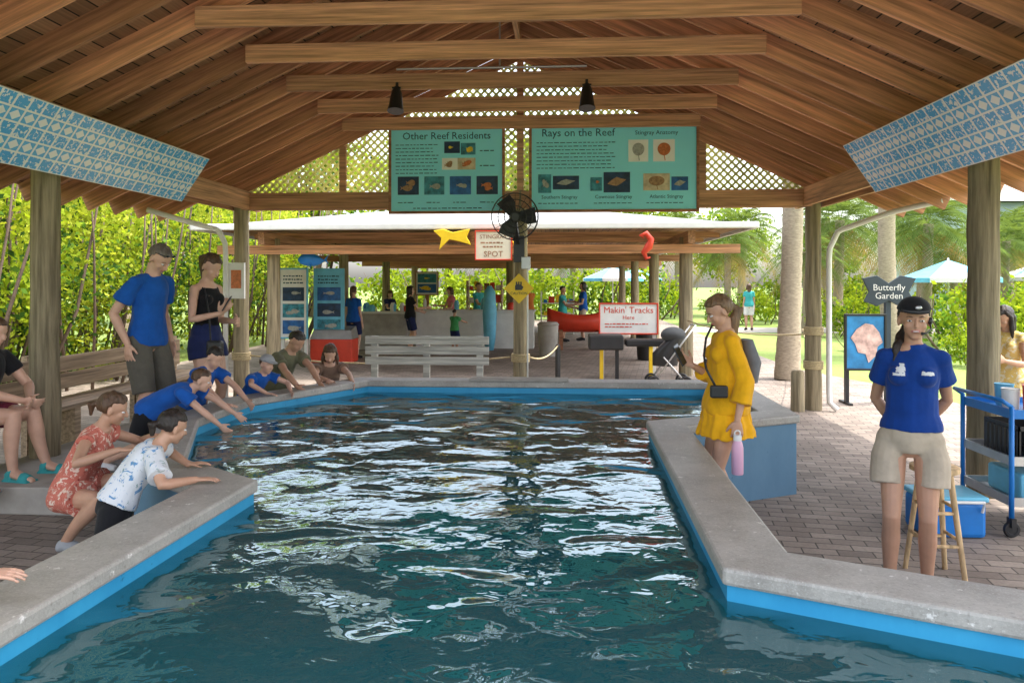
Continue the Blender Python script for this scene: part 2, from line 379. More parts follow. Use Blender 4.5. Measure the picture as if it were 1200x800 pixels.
b=MB(); b.box((-.95,7.9,.635),(.1,8.12,.66)); b.make('rim_plaque',M['conc'],tank,bevel=.005)
s_=MB(); s_.poly([(-4.55,5.2,0),(-3.12,5.2,0),(-3.06,5.6,0),(-3.05,6.65,0),(-2.45,7.8,0),(-2.45,9.3,0),(-4.55,9.3,0)],(0,0,1),.2); s_.make('pavement',M['conc'],kind='structure',bevel=.01)
# ---------------------------------------------------------------- benches
be=empty('bench',(-4.7,7,0),'long weathered plank bench with backrest along the posts','bench')
for i in range(3):
    b=MB(); x=-4.98+i*.15; b.box((x,3.0,.5),(x+.14,9.6,.54)); b.make('seat',M['bench'],be,bevel=.006)
for z in(.62,.79):
    b=MB(); b.beam((-5.0,3.0,z+.07),(-5.0,9.6,z+.07),.035,.155); b.make('backrest',M['bench'],be,bevel=.006)
for yy in(3.2,5.0,6.8,8.6,9.5):
    b=MB(); b.box((-5.08,yy,0),(-5.02,yy+.09,.98)); b.box((-5.0,yy,.1),(-4.55,yy+.09,.5)); b.make('leg',M['bench'],be)
wb=empty('bench',(-1.66,9.3,0),'pale slatted park bench behind the tank','bench')
for z in(.95,.82,.69):
    b=MB(); b.beam((-2.46,9.42,z),(-.88,9.42,z),.03,.1); b.make('backrest',M['benchw'],wb,bevel=.006)
for yy in(9.1,9.22,9.34):
    b=MB(); b.box((-2.46,yy-.05,.45),(-.88,yy+.05,.48)); b.make('seat',M['benchw'],wb,bevel=.006)
for x in(-2.35,-1.68,-1.0):
    b=MB(); b.box((x-.04,9.44,0),(x+.04,9.5,1.0)); b.box((x-.04,9.05,0),(x+.04,9.1,.45)); b.box((x-.04,9.1,.38),(x+.04,9.44,.45)); b.make('leg',M['benchw'],wb)
# ---------------------------------------------------------------- signs
PB=[mat('picture_deep_blue',(.02,.12,.36),.5,.5,9,0),mat('picture_reef',(.04,.24,.32),.5,.6,11,0),mat('picture_dark',(.012,.04,.1),.5,.6,9,0),mat('picture_sand',(.6,.5,.34),.5,.3,11,0),mat('picture_white',(.88,.88,.84),.5,.05,5,0)]
FI=[mat('fish_yellow',(.8,.55,.03),.5,.3,30,0),mat('fish_brown',(.35,.2,.1),.5,.4,30,0),mat('fish_grey',(.36,.37,.34),.5,.3,30,0),mat('fish_red',(.55,.16,.05),.5,.3,30,0)]
def board(nm,x0,x1,z0,z1,Y,label,cat,panel,frame,fw=.05):
    e=empty(nm,((x0+x1)/2,Y,z0),label,cat)
    b=MB(); b.box((x0,Y,z0),(x1,Y+.03,z1)); b.make('panel',panel,e)
    f=MB(); f.box((x0-fw,Y-.02,z0-fw),(x1+fw,Y+.028,z0));f.box((x0-fw,Y-.02,z1),(x1+fw,Y+.028,z1+fw));f.box((x0-fw,Y-.02,z0),(x0,Y+.028,z1));f.box((x1,Y-.02,z0),(x1+fw,Y+.028,z1)); f.make('frame',frame,e,bevel=.006)
    return e
def fishpoly(b,cx,cz,w,h,Y,fl):
    pts=[(cx+fl*w*(math.cos(t)*.75-.15),Y,cz+h*math.sin(t)*(1-.25*math.cos(t))) for t in [i*math.pi/8 for i in range(16)]]
    b.poly(pts,(0,-1,0),.003,1); b.poly([(cx+fl*w*.45,Y-.0002,cz),(cx+fl*w,Y-.0002,cz+h*.7),(cx+fl*w*.8,Y-.0002,cz),(cx+fl*w,Y-.0002,cz-h*.7)],(0,-1,0),.003,1)
def pic(e,x0,x1,z0,z1,Y,bg,fi,kind='fish'):
    b=MB(); b.box((x0,Y-.006,z0),(x1,Y-.002,z1),0); cx=(x0+x1)/2;cz=(z0+z1)/2;W=x1-x0;Hh=z1-z0
    if kind=='fish':
        for i in range(random.choice((1,2,3))):
            k=random.uniform(.16,.3); fishpoly(b,cx+W*random.uniform(-.15,.15),cz+Hh*random.uniform(-.18,.18),W*k,Hh*k*random.uniform(.45,.75),Y-.0065-i*.0006,random.choice((-1,1)))
    elif kind=='disc':
        pts=[(cx+W*.3*math.cos(t),Y-.0065,cz+Hh*.08+Hh*.27*math.sin(t)*(1.15 if math.sin(t)<0 else 1)) for t in [i*math.pi/10 for i in range(20)]]; b.poly(pts,(0,-1,0),.003,1)
        b.beam((cx,Y-.008,cz-Hh*.15),(cx+W*.05,Y-.008,cz-Hh*.45),.003,.01,1,up=V((1,0,0)))
    else:
        w=W*.36;h=Hh*.26
        b.poly([(cx-w,Y-.0065,cz-h*.3),(cx-w*.5,Y-.0065,cz+h*.5),(cx,Y-.0065,cz+h),(cx+w*.45,Y-.0065,cz+h*.7),(cx+w,Y-.0065,cz+h*.5),(cx+w*.4,Y-.0065,cz-h*.3),(cx,Y-.0065,cz-h*.7),(cx-w*.4,Y-.0065,cz-h*.6)],(0,-1,0),.003,1)
    b.make('picture',[PB[bg],FI[fi]],e)
SY=9.93
a0,a1,b0,b1=-2.24,-.75,2.63,3.73
e=board('information_sign',a0,a1,b0,b1,SY,'turquoise board about other reef residents with fish photos','sign',M['teal'],M['signframe'],.035)
fx=lambda f:a0+(a1-a0)*f
fz=lambda f:b0+(b1-b0)*f
t=MB(); addtext(t,'Other Reef Residents',.135,(fx(.5),SY-.004,fz(.87)))
for i in range(9): greek(t,fx(.04),fx(.43+.02*math.sin(i*5)),fz(.80-.043*i),SY-.003,.011)
for i in range(4): greek(t,fx([.06,.32,.56,.8][i]),fx([.24,.46,.72,.94][i]),fz(.1),SY-.003,.012)
greek(t,fx(.8),fx(.95),fz(.72),SY-.003,.014); greek(t,fx(.8),fx(.95),fz(.54),SY-.003,.014); greek(t,fx(.2),fx(.85),fz(.03),SY-.003,.012)
t.make('lettering',M['ink'],e,recalc=False)
for (p,q_,r_,s2,bg,fi) in((.48,.62,.7,.84,2,0),(.63,.76,.68,.82,1,0),(.46,.6,.5,.64,4,1),(.6,.76,.5,.64,3,3),(.06,.25,.2,.42,2,1),(.3,.48,.2,.42,1,2),(.53,.72,.2,.42,0,2),(.77,.96,.2,.42,2,3)):
    pic(e,fx(p),fx(q_),fz(r_),fz(s2),SY,bg,fi)
a0,a1,b0,b1=-.36,1.79,2.64,3.75
e=board('information_sign',a0,a1,b0,b1,SY,'turquoise board about rays on the reef with stingray photos','sign',M['teal'],M['signframe'],.035)
t=MB(); addtext(t,'Rays on the Reef',.14,(fx(.06),SY-.004,fz(.87)),align='LEFT'); addtext(t,'Stingray Anatomy',.078,(fx(.76),SY-.004,fz(.88)))
for i in range(8): greek(t,fx(.03),fx(.52-.03*abs(math.sin(i*4))),fz(.79-.043*i),SY-.003,.011)
for c_,tx in((.17,'Southern Stingray'),(.5,'Cownose Stingray'),(.82,'Atlantic Stingray')): addtext(t,tx,.066,(fx(c_),SY-.004,fz(.13)))
greek(t,fx(.04),fx(.3),fz(.07),SY-.003,.011);greek(t,fx(.38),fx(.62),fz(.07),SY-.003,.011);greek(t,fx(.7),fx(.94),fz(.07),SY-.003,.011)
t.make('lettering',M['ink'],e,recalc=False)
for (p,q_,r_,s2,bg,fi,kd) in((.59,.71,.56,.82,4,2,'disc'),(.74,.87,.56,.82,4,3,'disc'),(.04,.12,.2,.42,1,2,'fish'),(.13,.29,.24,.4,2,2,'ray'),(.36,.43,.22,.38,1,3,'fish'),(.44,.6,.2,.44,2,1,'ray'),(.68,.84,.22,.42,3,1,'disc'),(.85,.95,.22,.38,0,2,'ray')):
    pic(e,fx(p),fx(q_),fz(r_),fz(s2),SY,bg,fi,kd)
e=empty('caution_sign',(-.53,9.95,1.5),'yellow diamond caution sign with black hand symbol on the post','sign')
c=V((-.53,9.95,1.6)); b=MB(); b.poly([c+V((-.2,0,0)),c+V((0,0,-.2)),c+V((.2,0,0)),c+V((0,0,.2))],(0,-1,0),.01); b.make('panel',M['yellow'],e)
b=MB(); Y=9.934; b.poly([(-.58,Y,1.58),(-.49,Y,1.58),(-.47,Y,1.62),(-.5,Y,1.65),(-.55,Y,1.66),(-.58,Y,1.64)],(0,-1,0),.003)
for i in range(3): b.box((-.57+i*.03,Y-.004,1.64),(-.553+i*.03,Y-.001,1.69))
addtext(b,'CAUTION',.05,(-.53,Y-.002,1.52)); b.make('symbol',M['black'],e,recalc=False)
e=board('sign',.72,1.7,.8,1.3,13.2,"white hand-painted board with red border reading Makin' Tracks",'sign',M['white'],M['red'],.025)
t=MB(); addtext(t,"Makin' Tracks",.155,(1.21,13.194,1.15)); addtext(t,"Here",.1,(1.21,13.194,1.04))
greek(t,.8,1.55,.95,13.195,.02);greek(t,.8,1.3,.9,13.195,.02); t.make('lettering',M['red'],e,recalc=False)
for x in(.76,1.66): b=MB(); b.box((x-.03,13.24,0),(x+.03,13.3,1.2)); b.make('leg',M['white'],e)
e=empty('track_table',(1.1,13,0),'black topped craft table with yellow legs','table')
b=MB(); b.box((.5,12.6,.55),(1.08,13.1,.8)); b.make('table_top',M['black'],e,bevel=.03)
b=MB(); b.box((1.12,12.75,.6),(1.85,13.1,.72)); b.make('table_top',M['black'],e,bevel=.03)
for x in(.72,.98,1.55):
    b=MB(); b.box((x-.03,12.78,0),(x+.03,12.86,.56 if x<1.1 else .61)); b.make('leg',M['yellow' if x!=.98 else 'black'],e)
for x,yy in((-.02,12.9),(2.05,10.6)):
    b=MB(); b.tube([(x,yy,0),(x,yy,.58),(x,yy,.62)],[.045,.045,.03],14); b.make('bollard',M['black'],label='short black bollard standing on the brick pavers',cat='bollard',group='bollards on the pavers',smooth=40)
M['cream']=mat('cream_paint',(.78,.72,.58),.5,.08,5,.05)
e=board('sign',-1.42,-.82,2.08,2.55,12.8,'cream hand-painted sign with red border hanging from the far eave','sign',M['cream'],M['red'],.02)
t=MB(); addtext(t,'STINGRAY',.1,(-1.12,12.794,2.43)); addtext(t,'SPOT',.14,(-1.12,12.794,2.12)); greek(t,-1.34,-.9,2.35,12.795,.025);greek(t,-1.3,-.92,2.28,12.795,.025); t.make('lettering',M['signframe'],e,recalc=False)
e=board('notice_frame',-4.5,-4.3,1.48,1.93,10.0,'small white framed notice fixed to the log post','notice',M['white'],M['white'],.02)
t=MB(); t.box((-4.47,9.993,1.6),(-4.33,9.997,1.85)); t.make('picture',FI[3],e)
# fan
e=empty('wall_fan',(-.55,9.6,2.2),'black caged industrial fan mounted on the centre post','fan')
c=V((-.56,9.58,2.52)); nr=V((.12,-1,-.12)).normalized(); b=MB()
ax=nr.orthogonal().normalized(); bx=nr.cross(ax)
for R,o_ in((.3,0),(.3,.09),(.22,-.035),(.14,-.05),(.07,-.06)): b.torus(c-nr*o_,R,.006,nr)
for i in range(24):
    t_=i*math.pi/12; d=ax*math.cos(t_)+bx*math.sin(t_); b.tube([c+nr*.06+d*.05,c+nr*.04+d*.2,c+d*.3,c-nr*.09+d*.3],.003,5)
b.make('cage',M['blackm'],e,smooth=True)
for i in range(3):
    b=MB(); t_=i*2*math.pi/3+.4; d=ax*math.cos(t_)+bx*math.sin(t_); s2=nr.cross(d)
    pts=[c-nr*.03+d*.04-s2*.05,c-nr*.05+d*.15-s2*.12,c-nr*.06+d*.27-s2*.12,c-nr*.02+d*.27+s2*.09,c-nr*.01+d*.15+s2*.07,c-nr*.02+d*.04+s2*.05]; b.poly(pts,nr,.004); b.make('blade',M['blackm'],e)
b=MB(); b.tube([c+nr*.03,c-nr*.2],[.06,.07],18); b.make('motor',M['blackm'],e,smooth=40)
b=MB(); b.beam(c-nr*.15,(-.53,10.05,2.1),.05,.06); b.box((-.6,9.95,1.95),(-.46,10.04,2.3)); b.make('bracket',M['blackm'],e)
b=MB(); b.box((-.5,9.94,1.86),(-.38,10.04,2.02)); b.make('switch_box',M['steel'],e,bevel=.006)
b=MB(); b.tube([(-.42,10.04,.3),(-.42,10.04,1.86)],.012,8); b.make('conduit',M['steel'],label='thin grey electrical conduit running up the centre post',cat='conduit')
for x in(-1.66,.28):
    e=empty('spot_light',(x,7.66,3.35),'black cylindrical spotlight hanging from the tie beam','spotlight','spotlights on the tie beam')
    b=MB(); b.tube([(x,7.62,3.73),(x,7.62,3.67)],.015,8); b.beam((x-.045,7.6,3.67),(x+.045,7.6,3.67),.03,.015); b.make('bracket',M['blackm'],e)
    b=MB(); b.tube([(x,7.62,3.68),(x,7.6,3.62),(x,7.56,3.46),(x,7.55,3.42)],[.03,.055,.075,.085],18); b.make('lamp_shade',M['blackm'],e,smooth=50)
b=MB(); b.tube([(-1.66,7.6,3.86),(.28,7.6,3.86)],.012,8); b.tube([(-.6,7.6,3.88),(-.6,7.6,4.7)],.01,8); b.make('conduit',M['steel'],label='thin grey conduit along the tie beam feeding spotlights',cat='conduit')
M['rope']=mat('tan_rope',(.5,.4,.23),.9,.25,60,.4)
for i,(x,yy,z) in enumerate(((3.36,10.17,.55),(XC,10.17,.62),(-4.4,10.17,.62),(3.36,10.17,1.0))):
    b=MB()
    for k in range(5): b.torus((x,yy,z+k*.022),.118,.012,(0.02,0,1),n=20)
    b.make('rope_wrap',M['rope'],label='coiled tan rope wrapped around a log post',cat='rope',group='rope coils on posts',smooth=True)
def sag(a,b_,s,n=14):
    a=V(a);b_=V(b_); return [a.lerp(b_,i/n)-Z*s*4*(i/n)*(1-i/n) for i in range(n+1)]
for a,b_ in(((-4.27,10.17,.67),(-.66,10.17,.67)),((3.3,10.17,1.0),(2.3,13.6,1.0)),((3.36,10.3,.9),(4.6,14.5,.8)),((-.4,10.2,.67),(-.02,12.9,.6))):
    b=MB(); b.tube(sag(a,b_,.1),.012,6); b.make('rope',M['rope'],label='tan rope slung between posts as a barrier',cat='rope',group='barrier ropes',smooth=True)
p=MB(); p.tube([(3.12,10.05,0),(3.12,10.05,.5),(3.12,10.05,.53)],[.09,.085,.07],14); p.make('post_stump',M['log'],label='short log stump beside the tall post',cat='post',smooth=40)
for pts,lb in(((( 4.4,8.9,2.62),(4.1,9.5,2.55),(3.62,10.0,2.35),(3.52,10.05,2.1),(3.52,10.05,.12),(3.6,9.98,.03)),0),(((-5.2,9.2,2.6),(-4.95,9.6,2.5),(-4.65,10.0,2.4),(-4.57,10.05,2.2),(-4.57,10.05,.1)),0)):
    b=MB(); P=[V(pts[0])]
    for i in range(1,len(pts)-1):
        a,b1_,c1=V(pts[i-1]),V(pts[i]),V(pts[i+1])
        for k in(.85,1): P.append(a.lerp(b1_,k*.92))
        P.append(b1_.lerp(c1,.06))
    P.append(V(pts[-1])); b.tube(P,.035,12); b.make('downspout',M['white'],label='white gutter downpipe bending down the log post',cat='downspout',group='gutter downpipes',smooth=True)
# ---------------------------------------------------------------- far pavilion
fp=empty('pavilion',(-1.5,20,0),'second open shelter with pale roof and log posts','pavilion')
b=MB(); x0,x1,y0,y1,ze,zr=-6.5,3.35,12.9,29,2.66,3.6
b.add([(x0,y0,ze),(x1,y0,ze),(x1,y1,ze),(x0,y1,ze),(-1.6,18,zr),(-1.6,24,zr)],[(0,1,4),(1,2,5,4),(2,3,5),(3,0,4,5)])
rf=b.make('roof',M['metalroof'],fp)
b=MB(); b.add([(x0+.1,y0+.1,ze-.01),(x1-.1,y0+.1,ze-.01),(x1-.1,y1,ze-.01),(x0+.1,y1,ze-.01),(-1.6,18,zr-.1),(-1.6,24,zr-.1)],[(0,1,4),(1,2,5,4),(2,3,5),(3,0,4,5)]); b.make('ceiling',M['deck'],fp)
b=MB(); b.box((x0,y0-.03,ze-.06),(x1,y0+.02,ze+.05)); b.box((x1-.02,y0,ze-.06),(x1+.03,y1,ze+.05)); b.box((x0-.03,y0,ze-.06),(x0+.02,y1,ze+.05)); b.make('gutter',M['white'],fp,bevel=.02)
for X in(-5.35,2.3,-1.5):
    for yy in(13.8,18.4,23,27.6):
        if X==-1.5 and yy<20: continue
        p=MB(); p.tube([(X,yy,0),(X,yy,2.5)],[.13,.115],14); p.make('post',M['log'],fp,smooth=40)
    b=MB(); b.box((X-.06,13.2,2.36),(X+.06,28.6,2.58)); b.make('header_beam',M['beamL'],fp)
for yy in(13.5,15.2,16.9,18.6,20.3,22,23.7,25.4,27.6):
    b=MB(); b.box((-6.3,yy,2.2 if yy in(13.5,18.6,23.7,27.6) else 2.58),(3.2,yy+.05,2.36 if yy in(13.5,18.6,23.7,27.6) else 2.7)); b.make('tie_beam',M['beam'],fp)
def counter(x0,x1,y0,y1,h,mt,lb,top=M['white']):
    e=empty('counter',((x0+x1)/2,(y0+y1)/2,0),lb,'counter'); b=MB(); b.box((x0+.04,y0+.04,0),(x1-.04,y1-.04,h-.05)); b.make('cabinet',mt,e,bevel=.01)
    b=MB(); b.box((x0,y0,h-.05),(x1,y1,h)); b.make('counter_top',top,e,bevel=.01)
    n_=max(1,int((x1-x0)/.8))
    for i in range(n_):
        b=MB(); w_=(x1-x0-.1)/n_; b.box((x0+.07+i*w_,y0+.028,.12),(x0+.02+(i+1)*w_,y0+.038,h-.12)); b.make('panel',mt,e,bevel=.004)
counter(-3.7,-.6,19,19.7,.98,M['white'],'white service counter under the far shelter')
counter(-5.2,-3.75,18.5,19.1,.95,M['conc'],'grey service counter under the far shelter')
for i in range(16):
    x=random.uniform(-5.0,-.8); yy=18.8 if x<-3.8 else 19.3; h=random.uniform(.08,.3); r=random.uniform(.04,.1); mt=random.choice([M['red'],M['yellow'],M['cyan'],M['white'],M['black'],M['bluep']]); b=MB(); z=.95 if x<-3.75 else .98
    b.tube([(x,yy,z),(x,yy,z+h*.7),(x,yy,z+h)],[r,r,r*.6],10); b.make('container',mt,label='small coloured container standing on the far counter',cat='container',group='containers on the counter',smooth=40)
def shelf(x0,x1,Y,h,mt,lb):
    e=empty('shelf_unit',((x0+x1)/2,Y,0),lb,'shelf')
    for x in(x0,x1-.04): b=MB(); b.box((x,Y,0),(x+.04,Y+.35,h)); b.make('side_panel',mt,e)
    z=.15
    while z<h:
        b=MB(); b.box((x0+.042,Y,z),(x1-.042,Y+.35,z+.03)); b.make('shelf',mt,e)
        x=x0+.1
        while x<x1-.15:
            w_=random.uniform(.08,.2); hh_=random.uniform(.1,.28); b=MB(); b.box((x,Y+.05,z+.032),(x+w_,Y+.3,z+.032+hh_)); b.make('box',random.choice([M['red'],M['cyan'],M['white'],M['yellow'],M['bluep'],M['signframe']]),label='small coloured goods box on a shelf',cat='box',group='goods boxes on shelves',bevel=.01); x+=w_+.05
        z+=.42
shelf(-3.1,-1.9,25,1.75,M['bench'],'wooden shelf unit with coloured goods in far shelter')
shelf(-.6,.5,24.5,1.4,M['white'],'white shelf unit with coloured goods in far shelter')
e=board('sign',-4.6,-3.9,1.3,2.0,24,'white printed board standing in the far shelter','sign',M['white'],M['signframe'],.03)
for k in range(2): pic(e,-4.55,-3.95,1.35+k*.33,1.63+k*.33,24,k,0)
b=MB(); b.box((-4.3,24.05,0),(-4.2,24.12,1.4)); b.make('leg',M['signframe'],e)
for x,yy,mt in((-.25,17.2,M['conc']),(1.9,16.5,M['black'])):
    b=MB(); b.tube([(x,yy,0),(x,yy,.05),(x,yy,.7),(x,yy,.72),(x,yy,.78)],[.19,.2,.24,.26,.2],18); b.make('waste_bin',mt,label='round waste bin on the pavers beside the far shelter',cat='bin',smooth=40)
e=empty('cabinet',(-4.8,15.6,0),'red low cabinet with sloping glass lid','cabinet'); b=MB(); b.box((-5.2,15.4,0),(-4.3,15.9,.5)); b.make('body',M['red'],e,bevel=.03)
b=MB(); b.add([(-5.2,15.4,.5),(-4.3,15.4,.5),(-4.3,15.9,.5),(-5.2,15.9,.5),(-5.15,15.5,.68),(-4.35,15.5,.68),(-4.35,15.9,.75),(-5.15,15.9,.75)],[(0,1,5,4),(1,2,6,5),(2,3,7,6),(3,0,4,7),(4,5,6,7)]); b.make('lid',M['steel'],e)
for i,(xa,xb,yy) in enumerate(((-5.75,-5.2,15.2),(-5.15,-4.55,15.6))):
    e=board('display_panel',xa,xb,.55,1.95,yy,'blue and white aquarium information panel on legs','display panel',M['cyan'] if i else M['white'],M['cyan'],.03)
    for k in range(3): pic(e,xa+.05,xb-.05,.62+k*.34,.9+k*.34,yy,(i+k)%3,2)
    t=MB(); [greek(t,xa+.06,xb-.06,1.66+j*.07,yy-.003,.03) for j in range(3)]; t.make('lettering',M['ink'],e,recalc=False)
    b=MB(); b.box((xa,yy+.04,0),(xa+.06,yy+.1,1.9)); b.make('leg',M['white'],e); b=MB(); b.box((xb-.06,yy+.04,0),(xb,yy+.1,1.9)); b.make('leg',M['white'],e)
e=empty('boat',(.5,19,0),'small red wooden boat used as a display on a stand','boat'); rings=[]
for i in range(13):
    f=i/12; x=-.3+1.65*f; w_=.34*math.sin(math.pi*min(1,max(.04,f)))**.6+.02; h_=.22+.2*(2*f-1)**2; rings.append((x,w_,h_))
b=MB(); vs=[];fs=[]
for x,w_,h_ in rings:
    for j in range(9):
        t_=math.pi*j/8; vs.append((x,19-w_*math.cos(t_),.85-.42*math.sin(t_)**.7+(h_-.22 if j in(0,8) else 0)))
for i in range(12):
    for j in range(8): fs.append((i*9+j,i*9+j+1,(i+1)*9+j+1,(i+1)*9+j))
b.add(vs,fs); h=b.make('hull',M['red'],e,smooth=True); h.modifiers.new('s','SOLIDIFY').thickness=.03
for x in(0,1.0): b=MB(); b.box((x,18.75,0),(x+.1,19.25,.5)); b.make('stand',M['signframe'],e)
def fishsculpt(c,L,mt,lb,shark=False):
    c=V(c); b=MB(); R=[]
    for i in range(13):
        f=i/12; R.append((c+V((L*(f-.5),0,.03*L*math.sin(f*5))),V((0,.1*L*math.sin(math.pi*f**.8)**.8+.004,0)),V((0,0,(.13 if shark else .24)*L*math.sin(math.pi*f**.8)**.8+.01))))
    b.loft(R); e=c+V((L*.48,0,0)); b.poly([e,e+V((L*.18,0,L*.2)),e+V((L*.1,0,0)),e+V((L*.18,0,-L*.16))],(0,1,0),.02)
    b.poly([c+V((-L*.08,0,.1*L)),c+V((L*.05,0,L*.28)),c+V((L*.12,0,.08*L))],(0,1,0),.02); b.poly([c+V((-.12*L,-.02,-.08*L)),c+V((L*.04,-.1,-.28*L)),c+V((.06*L,-.02,-.08*L))],(0,1,0),.02)
    return b.make('fish_sculpture',mt,label=lb,cat='sculpture',smooth=50)
b=MB(); cx,cz,Y=-1.8,2.44,12.8
b.poly([(cx-.36,Y,cz+.13),(cx-.18,Y,cz+.16),(cx-.02,Y,cz+.1),(cx+.12,Y,cz+.13),(cx+.28,Y,cz+.16),(cx+.22,Y,cz+.02),(cx+.3,Y,cz-.12),(cx+.1,Y,cz-.06),(cx-.08,Y,cz-.02),(cx-.26,Y,cz-.2),(cx-.22,Y,cz+.0)],(0,1,0),.03); b.make('ray_cutout',M['yellow'],label='flat yellow animal cutout hanging from the far eave',cat='cutout',bevel=.01)
b=MB(); cx,cz=-.66,2.25
b.poly([(cx-.14,Y,cz+.14),(cx,Y,cz+.08),(cx+.13,Y,cz+.12),(cx+.1,Y,cz-.04),(cx+.02,Y,cz-.16),(cx-.08,Y,cz-.06)],(0,1,0),.03); b.make('ray_cutout',M['yellow'],label='small yellow cutout hanging beside the cream sign',cat='cutout',bevel=.01)
b=MB(); b.tube([(1.42,12.7,2.42),(1.36,12.7,2.46),(1.46,12.7,2.5),(1.54,12.7,2.4),(1.5,12.7,2.28),(1.42,12.7,2.18),(1.46,12.7,2.08),(1.53,12.7,2.1)],[.012,.03,.05,.055,.07,.05,.03,.012],12); b.make('seahorse_sculpture',M['red'],label='red curled seahorse sculpture hanging from the far shelter',cat='sculpture',smooth=True)
fishsculpt((-4.6,13.7,2.1),.5,M['bluep'],'blue fish sculpture hanging from the far shelter')
b=MB(); X=-1.72; b.tube([(X,18.6,0),(X,18.6,.3),(X,18.6,.9),(X,18.6,1.45),(X,18.6,1.6)],[.1,.15,.18,.14,.05],16); b.make('painted_surfboard',M['cyan'],label='pale blue painted upright board standing on the pavers',cat='display',smooth=True)
# stroller
e=empty('stroller',(1.75,12.2,0),'black baby stroller parked by the craft table','stroller')
b=MB(); b.loft([(V((1.7,12.2,.35)),V((.2,0,0)),V((0,.16,0))),(V((1.72,12.2,.55)),V((.22,0,0)),V((0,.2,0))),(V((1.85,12.2,.8)),V((.16,0,.06)),V((0,.18,0)))]); b.make('seat',M['black'],e,smooth=50)
b=MB(); b.ell((1.83,12.2,.84),(.2,.2,.13)); b.make('canopy',cloth('charcoal_nylon',(.06,.065,.07)),e,smooth=True)
for x in(1.5,2.0):
    for yy in(12.0,12.4):
        b=MB(); b.torus((x,yy,.1),.085,.02,(0,1,0)); b.disc((x,yy,.1),.06,(0,1,0),th=.02); b.make('wheel',M['black'],e,smooth=40)
b=MB()
for yy in(12.0,12.4): b.tube([(1.5,yy,.1),(1.85,yy,.6),(2.15,yy,1.0)],.013,8); b.tube([(2.0,yy,.1),(1.65,yy,.5)],.013,8)
b.tube([(2.15,12.0,1.0),(2.15,12.4,1.0)],.016,8); b.make('frame',M['steel'],e,smooth=True)
# butterfly garden sign & ray poster
e=empty('sign',(4.6,10.5,0),'dark slate sign shaped like a butterfly reading Butterfly Garden','sign')
M['slate']=mat('slate_paint',(.035,.05,.065),.6,.15,5,.1)
b=MB(); Y=10.75; pts=[(4.24,1.42),(4.42,1.35),(4.58,1.43),(4.74,1.34),(4.92,1.43),(4.85,1.55),(4.95,1.74),(4.74,1.78),(4.58,1.67),(4.42,1.78),(4.22,1.74),(4.31,1.55)]
b.poly([(x,Y,z) for x,z in pts],(0,1,0),.03); b.make('panel',M['slate'],e,bevel=.006)
b=MB(); addtext(b,'Butterfly',.125,(4.58,Y-.004,1.57)); addtext(b,'Garden',.125,(4.58,Y-.004,1.455)); b.make('lettering',M['white'],e,recalc=False)
b=MB(); b.box((4.55,Y+.03,0),(4.62,Y+.1,1.5)); b.make('post',M['slate'],e)
e=board('poster_stand',3.95,4.45,.5,1.22,10.6,'blue poster stand with a pale pink stingray picture','poster',mat('poster_blue',(.02,.22,.5),.4,.4,4,0),M['blackm'],.03)
b=MB(); Y=10.592; P2=[(4.0,.92),(4.08,1.04),(4.2,1.12),(4.3,1.1),(4.38,1.0),(4.43,.86),(4.36,.8),(4.34,.68),(4.24,.58),(4.2,.7),(4.1,.72),(4.06,.84)]
b.poly([(x,Y,z) for x,z in P2],(0,-1,0),.003); b.make('picture',mat('pale_ray_picture',(.72,.45,.4),.5,.5,9,0),e)
for x in(3.95,4.4): b=MB(); b.box((x,10.64,0),(x+.05,10.7,.6)); b.box((x,10.5,0),(x+.05,10.9,.03)); b.make('leg',M['blackm'],e)
# ---------------------------------------------------------------- stool, cooler, cart
e=empty('stool',(2.13,4.5,0),'pale wooden bar stool standing on brick pavers','stool'); sx,sy=2.15,4.45
b=MB(); b.tube([(sx,sy,.60),(sx,sy,.605),(sx,sy,.63),(sx,sy,.635)],[.12,.13,.13,.12],24); b.make('seat',M['stoolw'],e,smooth=50)
for a in range(4):
    t_=math.pi/4+a*math.pi/2; d=V((math.cos(t_),math.sin(t_),0)); b=MB(); b.tube([V((sx,sy,.6))+d*.08,V((sx,sy,0))+d*.16],[.017,.014],10); b.make('leg',M['stoolw'],e,smooth=40)
for z,r in((.2,.134),(.38,.11)):
    for a in range(4):
        t0=math.pi/4+a*math.pi/2; t1=t0+math.pi/2; b=MB(); zz=z+.03*(a%2); b.tube([V((sx,sy,zz))+V((math.cos(t0),math.sin(t0),0))*r,V((sx,sy,zz))+V((math.cos(t1),math.sin(t1),0))*r],.01,8); b.make('rung',M['stoolw'],e,smooth=True)
e=empty('cooler',(2.6,5.2,0),'blue picnic cooler with pale lid on the pavers','cooler')
b=MB(); b.box((2.4,5.1,.0),(2.8,5.4,.24)); b.make('body',M['bluep'],e,bevel=.03)
b=MB(); b.box((2.39,5.09,.24),(2.81,5.41,.275)); b.make('lid',M['cyan'],e,bevel=.012)
b=MB(); b.tube([(2.44,5.085,.18),(2.44,5.06,.25),(2.76,5.06,.25),(2.76,5.085,.18)],.01,8); b.make('handle',M['white'],e)
e=empty('utility_cart',(3.3,5.45,0),'blue wheeled utility cart loaded with supplies','cart')
cx0,cx1,cy0,cy1=2.98,3.75,5.15,5.75
for z in(.2,.47,.78):
    b=MB(); b.box((cx0,cy0,z),(cx1,cy1,z+.02));
    for (p,q_) in (((cx0,cy0),(cx1,cy0+.015)),((cx0,cy1-.015),(cx1,cy1)),((cx0,cy0),(cx0+.015,cy1)),((cx1-.015,cy0),(cx1,cy1))): b.box((*p,z+.02),(*q_,z+.06))
    b.make('shelf',M['steel'] if z<.7 else M['bluep'],e)
